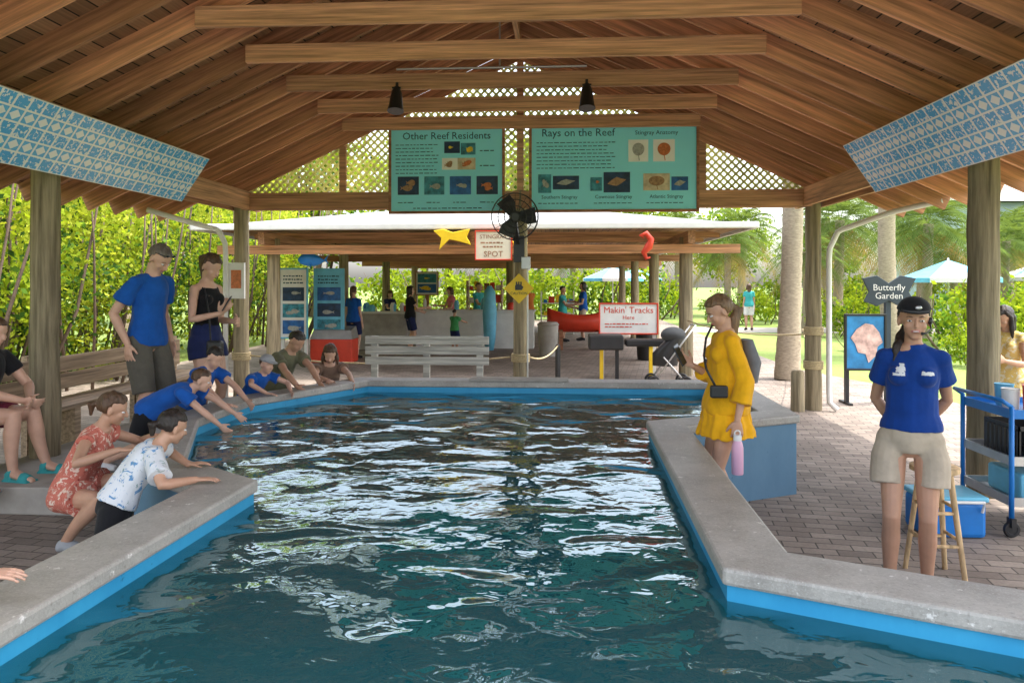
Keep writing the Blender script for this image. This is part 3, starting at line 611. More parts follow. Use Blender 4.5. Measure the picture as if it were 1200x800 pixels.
for x in(cx0,cx1):
    for yy in(cy0,cy1):
        b=MB(); b.tube([(x,yy,.12),(x,yy,.86)],.016,10); b.make('upright',M['bluep'],e,smooth=True)
        b=MB(); b.torus((x,yy,.055),.04,.016,(0,1,0)); b.disc((x,yy,.055),.03,(0,1,0),th=.02); b.box((x-.015,yy-.03,.07),(x+.015,yy+.03,.13)); b.make('wheel',M['black'],e,smooth=40)
b=MB(); b.tube([(cx0,cy0,.86),(cx0-.06,cy0,.9),(cx0-.06,cy1,.9),(cx0,cy1,.86)],.014,8); b.make('handle',M['bluep'],e,smooth=True)
def cup(x,y,z,r,h,mt,lb,nm='cup'):
    b=MB(); b.tube([(x,y,z),(x,y,z+h*.2),(x,y,z+h)],[r*.8,r*.88,r],16); b.torus((x,y,z+h),r,.004,(0,0,1),n=18); b.make(nm,mt,label=lb,cat=nm.replace('_',' '),smooth=40)
cup(3.06,5.3,.8,.055,.16,M['white'],'white paper towel roll on the cart','paper_roll'); cup(3.14,5.22,.8,.045,.19,M['red'],'red plastic cup on the cart'); cup(3.25,5.4,.8,.035,.24,M['black'],'black spray bottle on the cart','bottle')
cup(3.25,5.2,.8,.045,.22,M['red'],'red plastic cup on the cart beside the bowl'); cup(3.42,5.27,.8,.1,.1,M['white'],'white plastic bowl on the cart','bowl'); cup(3.38,5.5,.8,.05,.2,M['yellow'],'yellow plastic bottle on the cart','bottle'); cup(3.16,5.55,.8,.06,.16,M['cyan'],'blue plastic tub on the cart','tub')
b=MB(); b.box((3.05,5.2,.49),(3.45,5.6,.505))
for i in range(8): b.box((3.05+i*.052,5.2,.505),(3.07+i*.052,5.21,.7)); b.box((3.05,5.2+i*.052,.505),(3.06,5.22+i*.052,.7))
b.box((3.05,5.2,.69),(3.45,5.215,.72)); b.box((3.05,5.585,.505),(3.45,5.6,.72)); b.box((3.05,5.2,.69),(3.065,5.6,.72)); b.box((3.435,5.2,.505),(3.45,5.6,.72)); b.make('crate',M['black'],label='black ventilated plastic crate on the middle shelf of cart',cat='crate')
b=MB(); b.box((3.07,5.2,.222),(3.6,5.6,.4)); b.make('storage_box',M['cyan'],label='pale blue storage box on the bottom shelf of cart',cat='box',bevel=.02)
# ---------------------------------------------------------------- vegetation
def leafmesh(name,P,size,mats,parent,flat=.0,droop=0):
    n=len(P); a=np.random.normal(size=(n,3)); a[:,2]-=droop; a/=np.linalg.norm(a,axis=1)[:,None]; b=np.random.normal(size=(n,3)); b-=a*(a*b).sum(1)[:,None]; b/=np.linalg.norm(b,axis=1)[:,None]
    s=size*np.random.uniform(.5,1.5,(n,1)); l=a*s; w=b*s*.3
    vs=np.stack([P-l*.5,P+w-l*.05,P+l*.5,P-w-l*.05],1).reshape(-1,3)
    me=bpy.data.meshes.new(name); me.vertices.add(4*n); me.vertices.foreach_set('co',vs.ravel()); me.loops.add(4*n); me.loops.foreach_set('vertex_index',np.arange(4*n)); me.polygons.add(n); me.polygons.foreach_set('loop_start',np.arange(0,4*n,4))
    me.update(calc_edges=True)
    for m in mats: me.materials.append(m)
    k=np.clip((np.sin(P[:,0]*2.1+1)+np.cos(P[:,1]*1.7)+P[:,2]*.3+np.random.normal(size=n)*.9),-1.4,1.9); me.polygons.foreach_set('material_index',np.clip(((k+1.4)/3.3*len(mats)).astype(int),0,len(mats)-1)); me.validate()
    o=bpy.data.objects.new(name,me); COL.objects.link(o); o.parent=parent; return o
def cluster(n,cen,rad,sub=26,fill=.42):
    cs=np.random.normal(size=(sub,3)); cs/=np.linalg.norm(cs,axis=1)[:,None]; cs*=np.random.uniform(.25,1,(sub,1))**.5; cs=np.array(cen)+cs*np.array(rad)
    idx=np.random.randint(0,sub,n); r=np.random.normal(size=(n,3))*fill*min(rad)*np.random.uniform(.5,1,(sub,1))[idx]; return cs[idx]+r,cs
def tree(nm,h,cr,n,size,mats,label,cat='tree',group='trees behind the shelters'):
    e=empty(nm,(0,0,0),label,cat,group); P,cs=cluster(n,(0,0,h*.68),(cr,cr,h*.34),34,.3); P[:,2]=np.maximum(P[:,2],.15)
    leafmesh('crown',P,size,mats,e)
    b=MB(); b.tube([(0,0,0),(.08,.05,h*.25),(0,.1,h*.55),(.05,0,h*.8)],[.16*h/6,.13*h/6,.09*h/6,.03],10)
    for c in cs[:12]: b.tube([(0,.05,h*random.uniform(.3,.55)),tuple((c*.6)+np.array((0,0,h*.2))),tuple(c)],[.05*h/6,.035*h/6,.01],6)
    b.make('trunk',M['bark'],e,smooth=True); return e
ABC=[M['leafC'],M['leafB'],M['leafA']]
def shrub(h,r,n,size,mats,label,group,stems=9):
    e=empty('shrub',(0,0,0),label,'shrub',group); P,cs=cluster(n,(0,0,h*.52),(r,r,h*.5),40,.26); P[:,2]=np.maximum(P[:,2],.05+np.random.uniform(0,.2,len(P)))
    leafmesh('foliage',P,size,mats,e,droop=.4); b=MB()
    for i in range(stems):
        t_=random.uniform(0,6.28); a=V((math.cos(t_),math.sin(t_),0))*r*random.uniform(.5,1.3); k=random.uniform(-.3,.3); b.tube([a*.7,a+Z*h*.3+V((k*.3,0,0)),a*1.15+Z*h*.6+V((k,0,0)),a*1.25+Z*h*.95+V((k*.6,k,0))],[.03,.024,.018,.006],6)
    b.make('stem',M['bark'],e,smooth=True); return e
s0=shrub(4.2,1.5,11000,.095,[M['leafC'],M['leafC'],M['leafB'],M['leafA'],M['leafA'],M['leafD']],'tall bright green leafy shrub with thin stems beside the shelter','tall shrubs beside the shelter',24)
s0.location=(-8.4,5.2,0)
for i,(x,yy,s2) in enumerate([(-8.2,7.6,.95),(-8.6,9.9,1.0),(-8.0,12.2,.9),(-9.4,2.6,1.0),(-10.9,6.5,1.2),(-11.2,10.2,1.3),(-9.8,14.6,1.15),(-8.6,17.2,1.0),(-11.5,14,1.4),(-8.4,20.3,1.1),(-10,24,1.3)]):
    copy_thing(s0,(x,yy,0),i*1.3,s2)
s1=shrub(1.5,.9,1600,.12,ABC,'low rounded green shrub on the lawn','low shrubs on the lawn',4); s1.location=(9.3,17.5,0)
for i,(x,yy,s2) in enumerate([(10.6,18.3,.9),(12,19.5,1.0),(8.4,24,.7),(9.8,25,.9),(6.4,30.5,.8),(7.9,31,.9),(13.5,22,1.1),(15.5,24.5,1.1),(17.5,27,1.2),(11.3,31,1.1),(-3,33,1.6),(-5.2,32,1.5),(-.8,34,1.5),(1.4,33.5,1.5),(3.4,34,1.5),(5,36,1.2),(-7,31,1.5),(9.6,34,1.2),(13,33,1.3),(16.6,33,1.4),(20,33,1.5),(8.2,15.6,.5),(7.4,19,.4)]):
    copy_thing(s1,(x,yy,0),i*1.1,s2)
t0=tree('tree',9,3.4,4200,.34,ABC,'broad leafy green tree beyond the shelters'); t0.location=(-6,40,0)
for i,(x,yy,s2) in enumerate([(-12,36,1),(-1,44,1.05),(5,46,.8),(-17,30,1.1),(-15,20,.95),(11,50,.7),(18,52,.6),(26,50,.6),(34,52,.7),(-20,44,1.2),(-9,50,1.2),(44,55,.9)]):
    copy_thing(t0,(x,yy,0),i*1.7,s2)
def palm(h,r,label,nf=30,L=1.7):
    e=empty('palm_tree',(0,0,0),label,'palm tree','palm trees on the lawn'); b=MB(); pts=[];rd=[]
    k=int(h/.12)
    for i in range(k+1):
        z=h*i/k; pts.append((.12*math.sin(z*.5),.08*math.sin(z*.7),z)); rd.append(r*(1.15-.25*min(1,z/1.5))*(1+.05*(i%2)))
    b.tube(pts,rd,14); b.make('trunk',M['palmbark'],e,smooth=60); top=V(pts[-1]); vs=[];fs=[];ms=[]
    for i in range(nf):
        az=i*2.4; el=math.radians(75-115*(i/nf)**.9); d=V((math.cos(az)*math.cos(el),math.sin(az)*math.cos(el),math.sin(el))); l=L*random.uniform(.8,1.1)
        P=[top+d*l*f-Z*(.55*l*f*f) for f in(0,.2,.4,.6,.8,1)]; side=d.cross(Z).normalized() if abs(d.z)<.98 else V((1,0,0))
        for j in range(26):
            f=.25+.75*j/26; p=P[int(f*4.99)].lerp(P[min(5,int(f*4.99)+1)],f*4.99%1)
            tan=(P[min(5,int(f*4.99)+1)]-P[int(f*4.99)]).normalized()
            for sg in(-1,1):
                q1=p+side*sg*l*.34*math.sin(math.pi*(.25+.7*f))+tan*l*.22-Z*l*.12*random.uniform(.3,1.3); o=len(vs); vs+=[p-tan*.02,p+tan*.02,q1]; fs.append((o,o+1,o+2)); ms.append(1 if i>nf*.85 else 0)
        o=len(vs); vs+=[P[0]+side*.012,P[0]-side*.012,P[3]-side*.01,P[3]+side*.01]; fs.append((o,o+1,o+2,o+3)); ms.append(0)
    c=MB(); c.v=[tuple(v) for v in vs]; c.f=fs; c.m=ms; c.make('crown',[M['frond'],M['dryfrond']],e,recalc=False); return e
p0=palm(5.8,.19,'tall sabal palm with thick pale trunk on the lawn'); p0.location=(3.95,13.3,0)
copy_thing(p0,(7.6,17.6,0),2,1.05); copy_thing(p0,(-12,20,0),1,1.2)
p1=palm(3.4,.15,'medium sabal palm with full fan crown on the lawn',34,1.9); p1.location=(10.7,22.7,0)
for i,(x,yy,s2) in enumerate([(9.9,27.5,1.15),(18,31,1.0),(6.8,31,.95),(13.5,29,1.2),(21,36,1.2),(15.5,37,1.4),(9,38,1.3),(25,40,1.4),(-3.5,36,1.1),(.6,38,1.0),(12.3,24,.8),(8.3,26,.8),(14.8,26,.9),(11.6,33,1.3),(6.2,40,1.3)]): copy_thing(p1,(x,yy,0),i*2.1,s2)
def umb(): 
    e=empty('umbrella',(0,0,0),'open blue and white patio umbrella','umbrella','patio umbrellas'); b=MB(); n=8; vs=[(0,0,2.6)]; fs=[];ms=[]
    for i in range(n): vs.append((1.3*math.cos(i*math.pi/4),1.3*math.sin(i*math.pi/4),2.1))
    for i in range(n): vs.append((1.3*math.cos(i*math.pi/4),1.3*math.sin(i*math.pi/4),1.98))
    for i in range(n): fs.append((0,1+i,1+(i+1)%n)); ms.append(i%2); fs.append((1+i,9+i,9+(i+1)%n,1+(i+1)%n)); ms.append(i%2)
    b.v=vs;b.f=fs;b.m=ms; b.make('canopy',[M['cyan'],M['white']],e,recalc=False); b=MB(); b.tube([(0,0,0),(0,0,2.65)],.025,8); b.make('pole',M['white'],e); return e
u0=umb(); u0.location=(10.6,21.2,-.3)
for x,yy in((15.6,24.5),(17,28),(2.2,31),(3.6,36)): copy_thing(u0,(x,yy,-.25),.4)
e=empty('house',(28,44,0),'pale blue two-storey house with white trim beyond the lawn','house')
M['bw']=mat('pale_blue_siding',(.45,.55,.62),.7,.08,2,.1,(1,1,20)); b=MB(); b.box((21,42,0),(38,50,6)); b.make('wall',M['bw'],e)
b=MB(); b.add([(20.3,41.3,6),(38.7,41.3,6),(38.7,50.7,6),(20.3,50.7,6),(24,46,8.4),(35,46,8.4)],[(0,1,5,4),(1,2,5),(2,3,4,5),(3,0,4)]); b.make('roof',M['metalroof'],e)
for x in range(6):
    for z in(1.0,3.9): b=MB(); xx=22+x*2.7; b.box((xx,41.95,z),(xx+1.2,42.02,z+1.5)); b.make('window',M['glass'],e)
b=MB(); b.box((21,41,2.9),(38,42,3.0))
for i in range(40): b.box((21+i*.43,41,3),(21.05+i*.43,41.05,3.9))
b.box((21,41,3.9),(38,41.06,4.0))
for i in range(7): b.box((21+i*2.8,41,0),(21.15+i*2.8,41.15,2.9))
b.make('balcony',M['white'],e)
# ---------------------------------------------------------------- people
def skinmat(name,c):
    m,n,b=nt(name); co=objco(n); cc=mix(n,ramp(n,noi(n,co,12,4),.3,.7),dk(c,.9),dk(c,1.08)); n.links.new(cc,b.inputs['Base Color']); b.inputs['Roughness'].default_value=.5
    b.inputs['Subsurface Weight'].default_value=.08; b.inputs['Subsurface Radius'].default_value=(.02,.008,.004); return m
SK={'light':skinmat('light_skin',(.64,.38,.27)),'tan':skinmat('tan_skin',(.48,.26,.165)),'mid':skinmat('medium_skin',(.54,.305,.2))}
LIP=mat('lips',(.5,.16,.14),.4,.1,8,0)
def hairmat(name,c): return mat(name,c,.45,.45,14,.8,(3,3,.6))
HM={'dark':hairmat('dark_hair',(.022,.014,.01)),'brown':hairmat('brown_hair',(.09,.045,.022)),'blond':hairmat('blond_brown_hair',(.17,.095,.045)),'grey':hairmat('greying_hair',(.15,.12,.1))}
EW=mat('eye_white',(.75,.73,.7),.2,.02,5,0); EI=mat('eye_iris',(.02,.012,.008),.15,.02,5,0)
def ik(a,t,l1,l2,hint):
    d=t-a; L=d.length; dn=d.normalized()
    if L>(l1+l2)*.995: L=(l1+l2)*.995; t=a+dn*L
    L=max(L,abs(l1-l2)+.02); x=(l1*l1-l2*l2+L*L)/(2*L); h=math.sqrt(max(0,l1*l1-x*x)); p=hint-dn*hint.dot(dn)
    if p.length<1e-4:p=dn.orthogonal()
    return a+dn*x+p.normalized()*h,t
def remesh(mb,name,mt,vox,parent=None,sm=3,amp=0,fr=7,label=None,cat='person',origin=None,stretch=(1,1,.5)):
    me=bpy.data.meshes.new('tmp'); me.from_pydata(mb.v,[],mb.f); o=bpy.data.objects.new('tmp',me); COL.objects.link(o)
    r=o.modifiers.new('r','REMESH'); r.mode='VOXEL'; r.voxel_size=vox
    s=o.modifiers.new('s','SMOOTH'); s.iterations=sm; s.factor=.5
    dg=bpy.context.evaluated_depsgraph_get(); m2=bpy.data.meshes.new_from_object(o.evaluated_get(dg)); m2.name=name
    bpy.data.objects.remove(o); bpy.data.meshes.remove(me)
    m2.materials.clear(); m2.materials.append(mt); nv=len(m2.vertices); co=np.empty(nv*3); m2.vertices.foreach_get('co',co); co=co.reshape(-1,3)
    if amp:
        nr=np.empty(nv*3); m2.vertices.foreach_get('normal',nr); nr=nr.reshape(-1,3)
        d=np.array([noise.noise((p[0]*fr*stretch[0],p[1]*fr*stretch[1],p[2]*fr*stretch[2]))+.5*noise.noise((p[0]*fr*2.3,p[1]*fr*2.3,p[2]*fr)) for p in co]); co=co+nr*(d*amp)[:,None]
    off=np.array(origin if origin is not None else (0,0,0)); co=co-off; m2.vertices.foreach_set('co',co.ravel()); m2.update(); m2.shade_smooth()
    o=bpy.data.objects.new(name,m2); COL.objects.link(o)
    if parent: o.parent=parent; o.location=-V(parent['base'])
    else: o.location=V(off); o['base']=tuple(off); tag(o,label,cat)
    return o
def person(label,H,hip,face,up=(0,0,1),up0=None,look=None,hands={},feet={},skin='mid',top=None,bot=None,skirt=None,hair=('brown','short'),shoes=None,vox=.01,fem=False,hs=1,b=1.0,cap=None,eyes=False,paint=None,toe=None,lb=None):
    hip=V(hip); f0=V(face); f0.z=0; f0.normalize(); R=f0.cross(Z).normalized(); U1=V(up).normalized(); U0=V(up0).normalized() if up0 else U1.lerp(Z,.35).normalized() if U1.z<.9 else U1
    s=H/1.7; lb=lb or b
    def sp(t):
        if t<=0: return hip+U0*t*H,U0
        p=hip.copy(); n=10
        for i in range(n):
            f=(i+.5)/n*t/.3; p+=U0.lerp(U1,min(1,f)).normalized()*(t*H/n)
        return p,U0.lerp(U1,min(1,t/.3)).normalized()
    if fem: wa,hp,ch,sh2,shw=.063,.09,.075,.07,.083
    else: wa,hp,ch,sh2,shw=.076,.088,.088,.082,.099
    prof=[(-.06,.04,.04),(-.035,.082,.058),(0,hp,.066),(.05,hp*.93,.06),(.1,wa,.05),(.155,(wa+ch)/2,.055),(.205,ch,.06),(.245,ch*.97,.056),(.272,sh2*.86,.047),(.292,.05,.038),(.312,.034,.034)]
    def torso(mb,t0,t1,inf=0,loose=0,n=16):
        rings=[]
        for i in range(n):
            t=t0+(t1-t0)*i/(n-1); rx=np.interp(t,[q[0] for q in prof],[q[1] for q in prof])*H*b; ry=np.interp(t,[q[0] for q in prof],[q[2] for q in prof])*H*b
            if loose:
                if t<.2: rx=max(rx,.07*H*b)+loose*(.2-t)/.2; ry=max(ry,.053*H*b)+loose*(.2-t)/.2
            k=1 if t<.27 else max(0,1-(t-.27)/.03)
            p,u=sp(t); F=u.cross(R).normalized(); rings.append((p,R*(rx+inf*k),F*(ry+inf*k)))
        mb.loft(rings,n=20)
        if fem and t1>.2:
            p,u=sp(.208); F=u.cross(R).normalized()
            for sg in(-1,1): mb.ell(p+R*sg*.037*H+F*.042*H,(.03*H+inf*.6,)*3,n=12,k=8)
    Np,Un=sp(.30); Fn=Un.cross(R).normalized(); J={}
    for sd,sg in(('R',1),('L',-1)):
        S=Np-Un*.038*H+R*sg*shw*H*b; h=hands.get(sd)
        if h is None: h=(S-Z*.318*H+R*sg*.035*H+f0*.03*H,-f0)
        E,W=ik(S,V(h[0]),.168*H,.15*H,V(h[1])); J[sd]=(S,E,W,h)
        hj=hip-U0*.012*H+R*sg*.05*H; ft=feet.get(sd)
        if ft is None: ft=(V((hip.x,hip.y,hip.z-.49*H))+R*sg*.058*H,f0)
        K,A=ik(hj,V(ft[0]),.245*H,.245*H,V(ft[1])); J['f'+sd]=(hj,K,A,ft)
    armr=lambda f:float(np.interp(f,[0,.2,.5,.62,1],[.028,.0265,.0215,.0235,.0152]))*H*(.88 if fem else 1)*b
    legr=lambda f:float(np.interp(f,[0,.5,1,1.12,1.3,1.6,2],[.051,.044,.032,.031,.0345,.027,.0195]))*H*lb*(.95 if fem else 1)
    def path(P,f): return P[0].lerp(P[1],f) if f<=1 else P[1].lerp(P[2],f-1)
    B=MB(); torso(B,-.06,.312,n=20)
    look=V(look) if look else f0; hf=look.normalized(); hu=(Z*.7+Un*.5); hu=(hu-hf*hu.dot(hf)).normalized(); hr=hf.cross(hu).normalized()
    q=s*hs; Hc=Np+(Un*.45+hu*.55)*.088*H+hf*.012*s
    B.tube([Np-Un*.03*H,Hc-hu*.05*q-hf*.015*q],[.036*H*(.82 if fem else 1),.03*H*(.84 if fem else 1)],14)
    fr=(hr,hf,hu); h_=lambda x,y,z:Hc+hr*x*q+hf*y*q+hu*z*q
    B.ell(h_(0,-.006,.03),(.074*q,.09*q,.083*q),fr,n=20,k=14); B.ell(h_(0,.03,-.03),(.056*q,.056*q,.073*q),fr); B.ell(h_(0,.052,-.085),(.027*q,.026*q,.02*q),fr,n=12,k=8)
    B.tube([h_(0,.084,.012),h_(0,.098,-.012),h_(0,.102,-.026)],[.006*q,.009*q,.012*q],8,sph=True); B.ell(h_(0,.083,-.053),(.022*q,.009*q,.008*q),fr,n=12,k=8); B.ell(h_(0,.07,.026),(.048*q,.013*q,.009*q),fr,n=12,k=8)
    for sg in(-1,1):
        B.ell(h_(sg*.076,-.008,-.005),(.009*q,.018*q,.03*q),fr,n=10,k=8); B.ell(h_(sg*.034,.058,-.024),(.024*q,.022*q,.025*q),fr,n=10,k=8)
    for sd,sg in(('R',1),('L',-1)):
        S,E,W,h=J[sd]; P=(S,E,W); fs_=[i/10*2 for i in range(11)]; B.tube([path(P,f) for f in fs_],[armr(f/2) for f in fs_],12,sph=True); B.ell(S,(.0295*H*b*(.88 if fem else 1),)*3,n=12,k=8); B.tube([Np-Un*.012*H,S],[.027*H*b,.026*H*b*(.9 if fem else 1)],12)
        d=(V(h[3]).normalized() if len(h)>3 and h[3] else (W-E).normalized()); pn=V(h[4]) if len(h)>4 and h[4] else -R*sg; pn=(pn-d*pn.dot(d)).normalized(); a=(d.cross(pn))*sg; curl=h[2] if len(h)>2 else .3
        B.loft([(W,a*.019*s,pn*.016*s),(W+d*.03*s,a*.033*s,pn*.015*s),(W+d*.085*s,a*.042*s,pn*.013*s),(W+d*.098*s,a*.038*s,pn*.01*s)],n=12)
        for i,l in enumerate((.07,.08,.074,.058)):
            p=W+d*.088*s+a*(.032-.0215*i)*s; ang=0; pts=[p]; dd=d+a*(.14-.1*i); dd.normalize()
            for k in(.45,.32,.25): ang+=curl*(.7 if k==.45 else 1); p=p+(dd*math.cos(ang)+pn*math.sin(ang))*l*k*s*1.05; pts.append(p)
            B.tube(pts,[.0092*s,.0088*s,.008*s,.007*s],8,sph=True)
        p=W+d*.025*s+a*.03*s; dd=(d*.75+a*.62+pn*.25).normalized(); p2=p+dd*.042*s; p3=p2+(d*.85+a*.3+pn*(.2+curl*.5)).normalized()*.034*s; B.tube([p,p2,p3],[.013*s,.0105*s,.0085*s],8,sph=True)
        hj,K,A,ft=J['f'+sd]; P=(hj,K,A); fs_=[i/12*2 for i in range(13)]; B.tube([path(P,f)-(f0*.012*H*math.sin((f-1)*math.pi) if f>1 else V((0,0,0))) for f in fs_],[legr(f) for f in fs_],14,sph=True)
        T=V(toe).normalized() if toe else f0; T=(T+R*sg*.15).normalized()
        foot=[(A-T*.022*H-Z*.012*H,.02),(A+T*.01*H-Z*.006*H,.024),(A+T*.05*H-Z*.018*H,.02),(A+T*.09*H-Z*.026*H,.016),(A+T*.112*H-Z*.03*H,.011)]
        side=T.cross(Z)
        B.loft([(p,side*r*H*1.15,Z*r*H*.85) for p,r in foot],n=12); J['t'+sd]=(foot,side,T,A)
    base=(hip.x,hip.y,min(J['fR'][2].z,J['fL'][2].z)-.04*H)
    body=remesh(B,'person',SK[skin],vox,None,2 if vox<.008 else 1,0,label=label,origin=base)
    if eyes or vox<.009:
        me=body.data; me.materials.append(LIP); c0=V(h_(0,.092,-.053))-V(base)
        for pl in me.polygons:
            d=pl.center-c0
            if abs(d.dot(hr))<.022*q and abs(d.dot(hu))<.007*q and abs(d.dot(hf))<.02: pl.material_index=1
        for sg in(-1,1):
            e=MB(); e.ell(h_(sg*.031,.071,.004),(.0125*q,.0155*q,.0068*q),fr,m=0,n=12,k=8); e.ell(h_(sg*.031,.081,.004),(.0052*q,.007*q,.0052*q),fr,m=1,n=10,k=8); e.make('eye',[EW,EI],body,smooth=True)
    def sleeve(mb,f1,inf,fl):
        for sd in'RL':
            S,E,W,h=J[sd]; P=(S,E,W); n=8; fs_=[-.0+f1*2*i/n for i in range(n+1)]; mb.tube([path(P,f) for f in fs_],[armr(f/2)+inf*.8+fl*(f/(f1*2)) for f in fs_],14); mb.ell(S,(.0295*H*b*(.9 if fem else 1)+inf*.8,)*3,n=14,k=8); mb.tube([Np-Un*.014*H,S],[.028*H*b+inf*.4,.026*H*b*(.9 if fem else 1)+inf*.7],14)
    if top:
        C=MB(); inf=top.get('inf',.012); torso(C,top.get('t0',-.02),top.get('t1',.297),inf,top.get('loose',.02))
        if top.get('sleeve',.22): sleeve(C,top.get('sleeve',.22),inf,top.get('fl',.012))
        if top.get('collar'):
            C.tube([Np-Un*.025*H,Np+Un*.012*H],[.042*H,.036*H],14)
        o=remesh(C,top.get('name','shirt'),top['mat'],max(vox,.007),body,2,top.get('amp',.009),9)
        if paint:
            for mt,pts in paint:
                o.data.materials.append(mt); k=len(o.data.materials)-1
                for (px,pz,wx,wz) in pts:
                    p0,u=sp(pz); F=u.cross(R)
                    for pl in o.data.polygons:
                        d=pl.center-p0
                        if d.dot(F)>0 and abs(d.dot(R)-px*H)<wx*H and abs(d.dot(u))<wz*H: pl.material_index=k
    if bot:
        C=MB(); inf=bot.get('inf',.014); torso(C,-.045,bot.get('waist',.075),inf); lg=bot.get('leg',.8); out=bot.get('out',0)
        for sd,sg in(('R',1),('L',-1)):
            hj,K,A,ft=J['f'+sd]; P=(hj,K,A); n=10; C.tube([path(P,lg*i/n)+R*sg*out*H*min(1,i/4) for i in range(n+1)],[legr(lg*i/n)+inf+bot.get('fl',.015)*(i/n) for i in range(n+1)],16); C.ell(hj,(.05*H*b+inf,)*3)
            if lg>1: C.ell(K,(legr(1)+inf+.005,)*3)
        remesh(C,bot.get('name','shorts'),bot['mat'],max(vox,.007),body,2,bot.get('amp',.006),8)
    if skirt:
        C=MB(); p0,u=sp(.12); rings=[]; n=8; hem=skirt['hem']
        for i in range(n+1):
            f=i/n; c=p0.lerp(hip-Z*hem,f); rings.append((c,R*((.07+f*skirt.get('w',.06))*H),f0*((.056+f*skirt.get('w',.06))*H)))
        C.loft(rings,n=24); remesh(C,'skirt',skirt['mat'],max(vox,.008),body,2,.018,13,stretch=(1.6,1.6,.12))
    if shoes:
        for sd in'RL':
            foot,side,T,A=J['t'+sd]; C=MB(); k=1 if shoes[1]=='shoe' else .0
            if k: C.loft([(p,side*(r*H*1.15+.009),Z*(r*H*.85+.009)) for p,r in foot],n=14); C.tube([A,A+Z*.01*H],[.026*H,.025*H],14)
            else:
                C.beam(A+T*.105*H-Z*.036*H,A-T*.03*H-Z*.036*H,.065*H,.018*H); C.loft([(p,side*(r*H*1.15+.008),Z*(r*H*.85+.008)) for p,r in foot[2:4]],n=14)
                C.loft([(p,side*(r*H*1.15+.008),Z*(r*H*.85+.008)) for p,r in foot[0:2]],n=14)
            remesh(C,'shoe' if k else 'sandal',shoes[0],max(vox,.007),body,1)
    if hair:
        hm=HM[hair[0]]; st=hair[1]; C=MB(); low=-.45 if st in('short',) else -.65; sh=.003*q if st=='short' else 0
        def fn(u):
            k=1.0
            zl=.5-.25*abs(u.x)
            if u.y>.1 and u.z<zl: k=.7
            if u.y>-.08 and u.z<-.1: k=.7
            if u.z<low: k=.72
            return k*(1+.05*noise.noise((u.x*6,u.y*6,u.z*3)))
        C.ell(h_(0,-.012,.032),(.085*q-sh,.102*q-sh,.096*q-sh*1.5),fr,n=32,k=24,fn=fn)
        if st=='ponytail':
            C.ell(h_(0,-.105,.05),(.02*q,)*3,fr); a0=h_(0,-.11,.05); C.tube([a0,h_(0,-.145,.02),a0-hf*.04*q-Z*.1*q,a0-hf*.02*q-Z*.2*q,a0-hf*.01*q-Z*.27*q],[.018*q,.028*q,.03*q,.022*q,.006*q],12)
        if st=='sidetail':
            a0=h_(.02,-.1,-.02); C.tube([a0,h_(.05,-.07,-.09),h_(.085,.0,-.15),h_(.095,.035,-.23),h_(.09,.045,-.3)],[.02*q,.028*q,.026*q,.02*q,.006*q],12)
        if st=='bun': C.ell(h_(0,-.12,.03),(.036*q,.034*q,.036*q),fr)
        if st=='shortpony':
            a0=h_(0,-.1,.02); C.tube([a0,a0-hf*.05*q-Z*.02*q,a0-hf*.05*q-Z*.1*q],[.018*q,.03*q,.01*q],12)
        if st=='tied':
            C.ell(h_(0,-.1,.0),(.022*q,)*3,fr); a0=h_(0,-.1,.0); C.tube([a0,h_(0,-.13,-.04),a0-hf*.02*q-Z*.1*q,a0-hf*.0*q-Z*.2*q,a0-Z*.25*q],[.02*q,.034*q,.042*q,.035*q,.012*q],14)
        if st in('long','mid'):
            L=.2 if st=='long' else .1
            back=h_(0,-.055,-.03); C.loft([(h_(0,-.03,.04),hr*.075*q,hf*.06*q),(back,hr*.08*q,hf*.05*q),(back-Z*L*.5*q-Un*.02,hr*.082*q,hf*.045*q),(back-Z*L*q-f0*.02,hr*.065*q,hf*.035*q),(back-Z*(L+.06)*q-f0*.025,hr*.04*q,hf*.02*q)],n=20)
            for sg in(-1,1):
                a0=h_(sg*.075,-.005,.0); C.tube([h_(sg*.06,.02,.07),a0,a0-Z*L*.6*q+hr*sg*.008,a0-Z*(L+.03)*q+hr*sg*.01],[.02*q,.022*q,.024*q,.008*q],10)
        remesh(C,'hair',hm,max(.006,vox*.8),body,1,.006,26,stretch=(1.5,1.5,.25))
        if eyes:
            C=MB()
            for sg in(-1,1): C.tube([h_(sg*.016,.083,.024),h_(sg*.032,.083,.028),h_(sg*.048,.072,.024)],[.0015*q,.0022*q,.001*q],6)
            C.make('eyebrow',hm,body,smooth=True)
    if cap:
        C=MB(); 
        def fc(u): return 1 if u.z>.02 else .8
        C.ell(h_(0,-.008,.05),(.09*q,.107*q,.088*q),fr,n=28,k=18,fn=fc)
        up_=[h_(x,y,z) for x,y,z in((-.075,.06,.056),(-.065,.12,.05),(-.035,.155,.046),(0,.165,.045),(.035,.155,.046),(.065,.12,.05),(.075,.06,.056))]
        C.poly(up_,hu,.009*q); remesh(C,'cap',cap,.005,body,1)
    return body,h_,J,fr
def Lc(pos,face,x,y,z):
    f=V(face); f.z=0; f.normalize(); r=f.cross(Z); return V(pos)+r*x+f*y+Z*z
C_=lambda n,c:cloth(n,c)
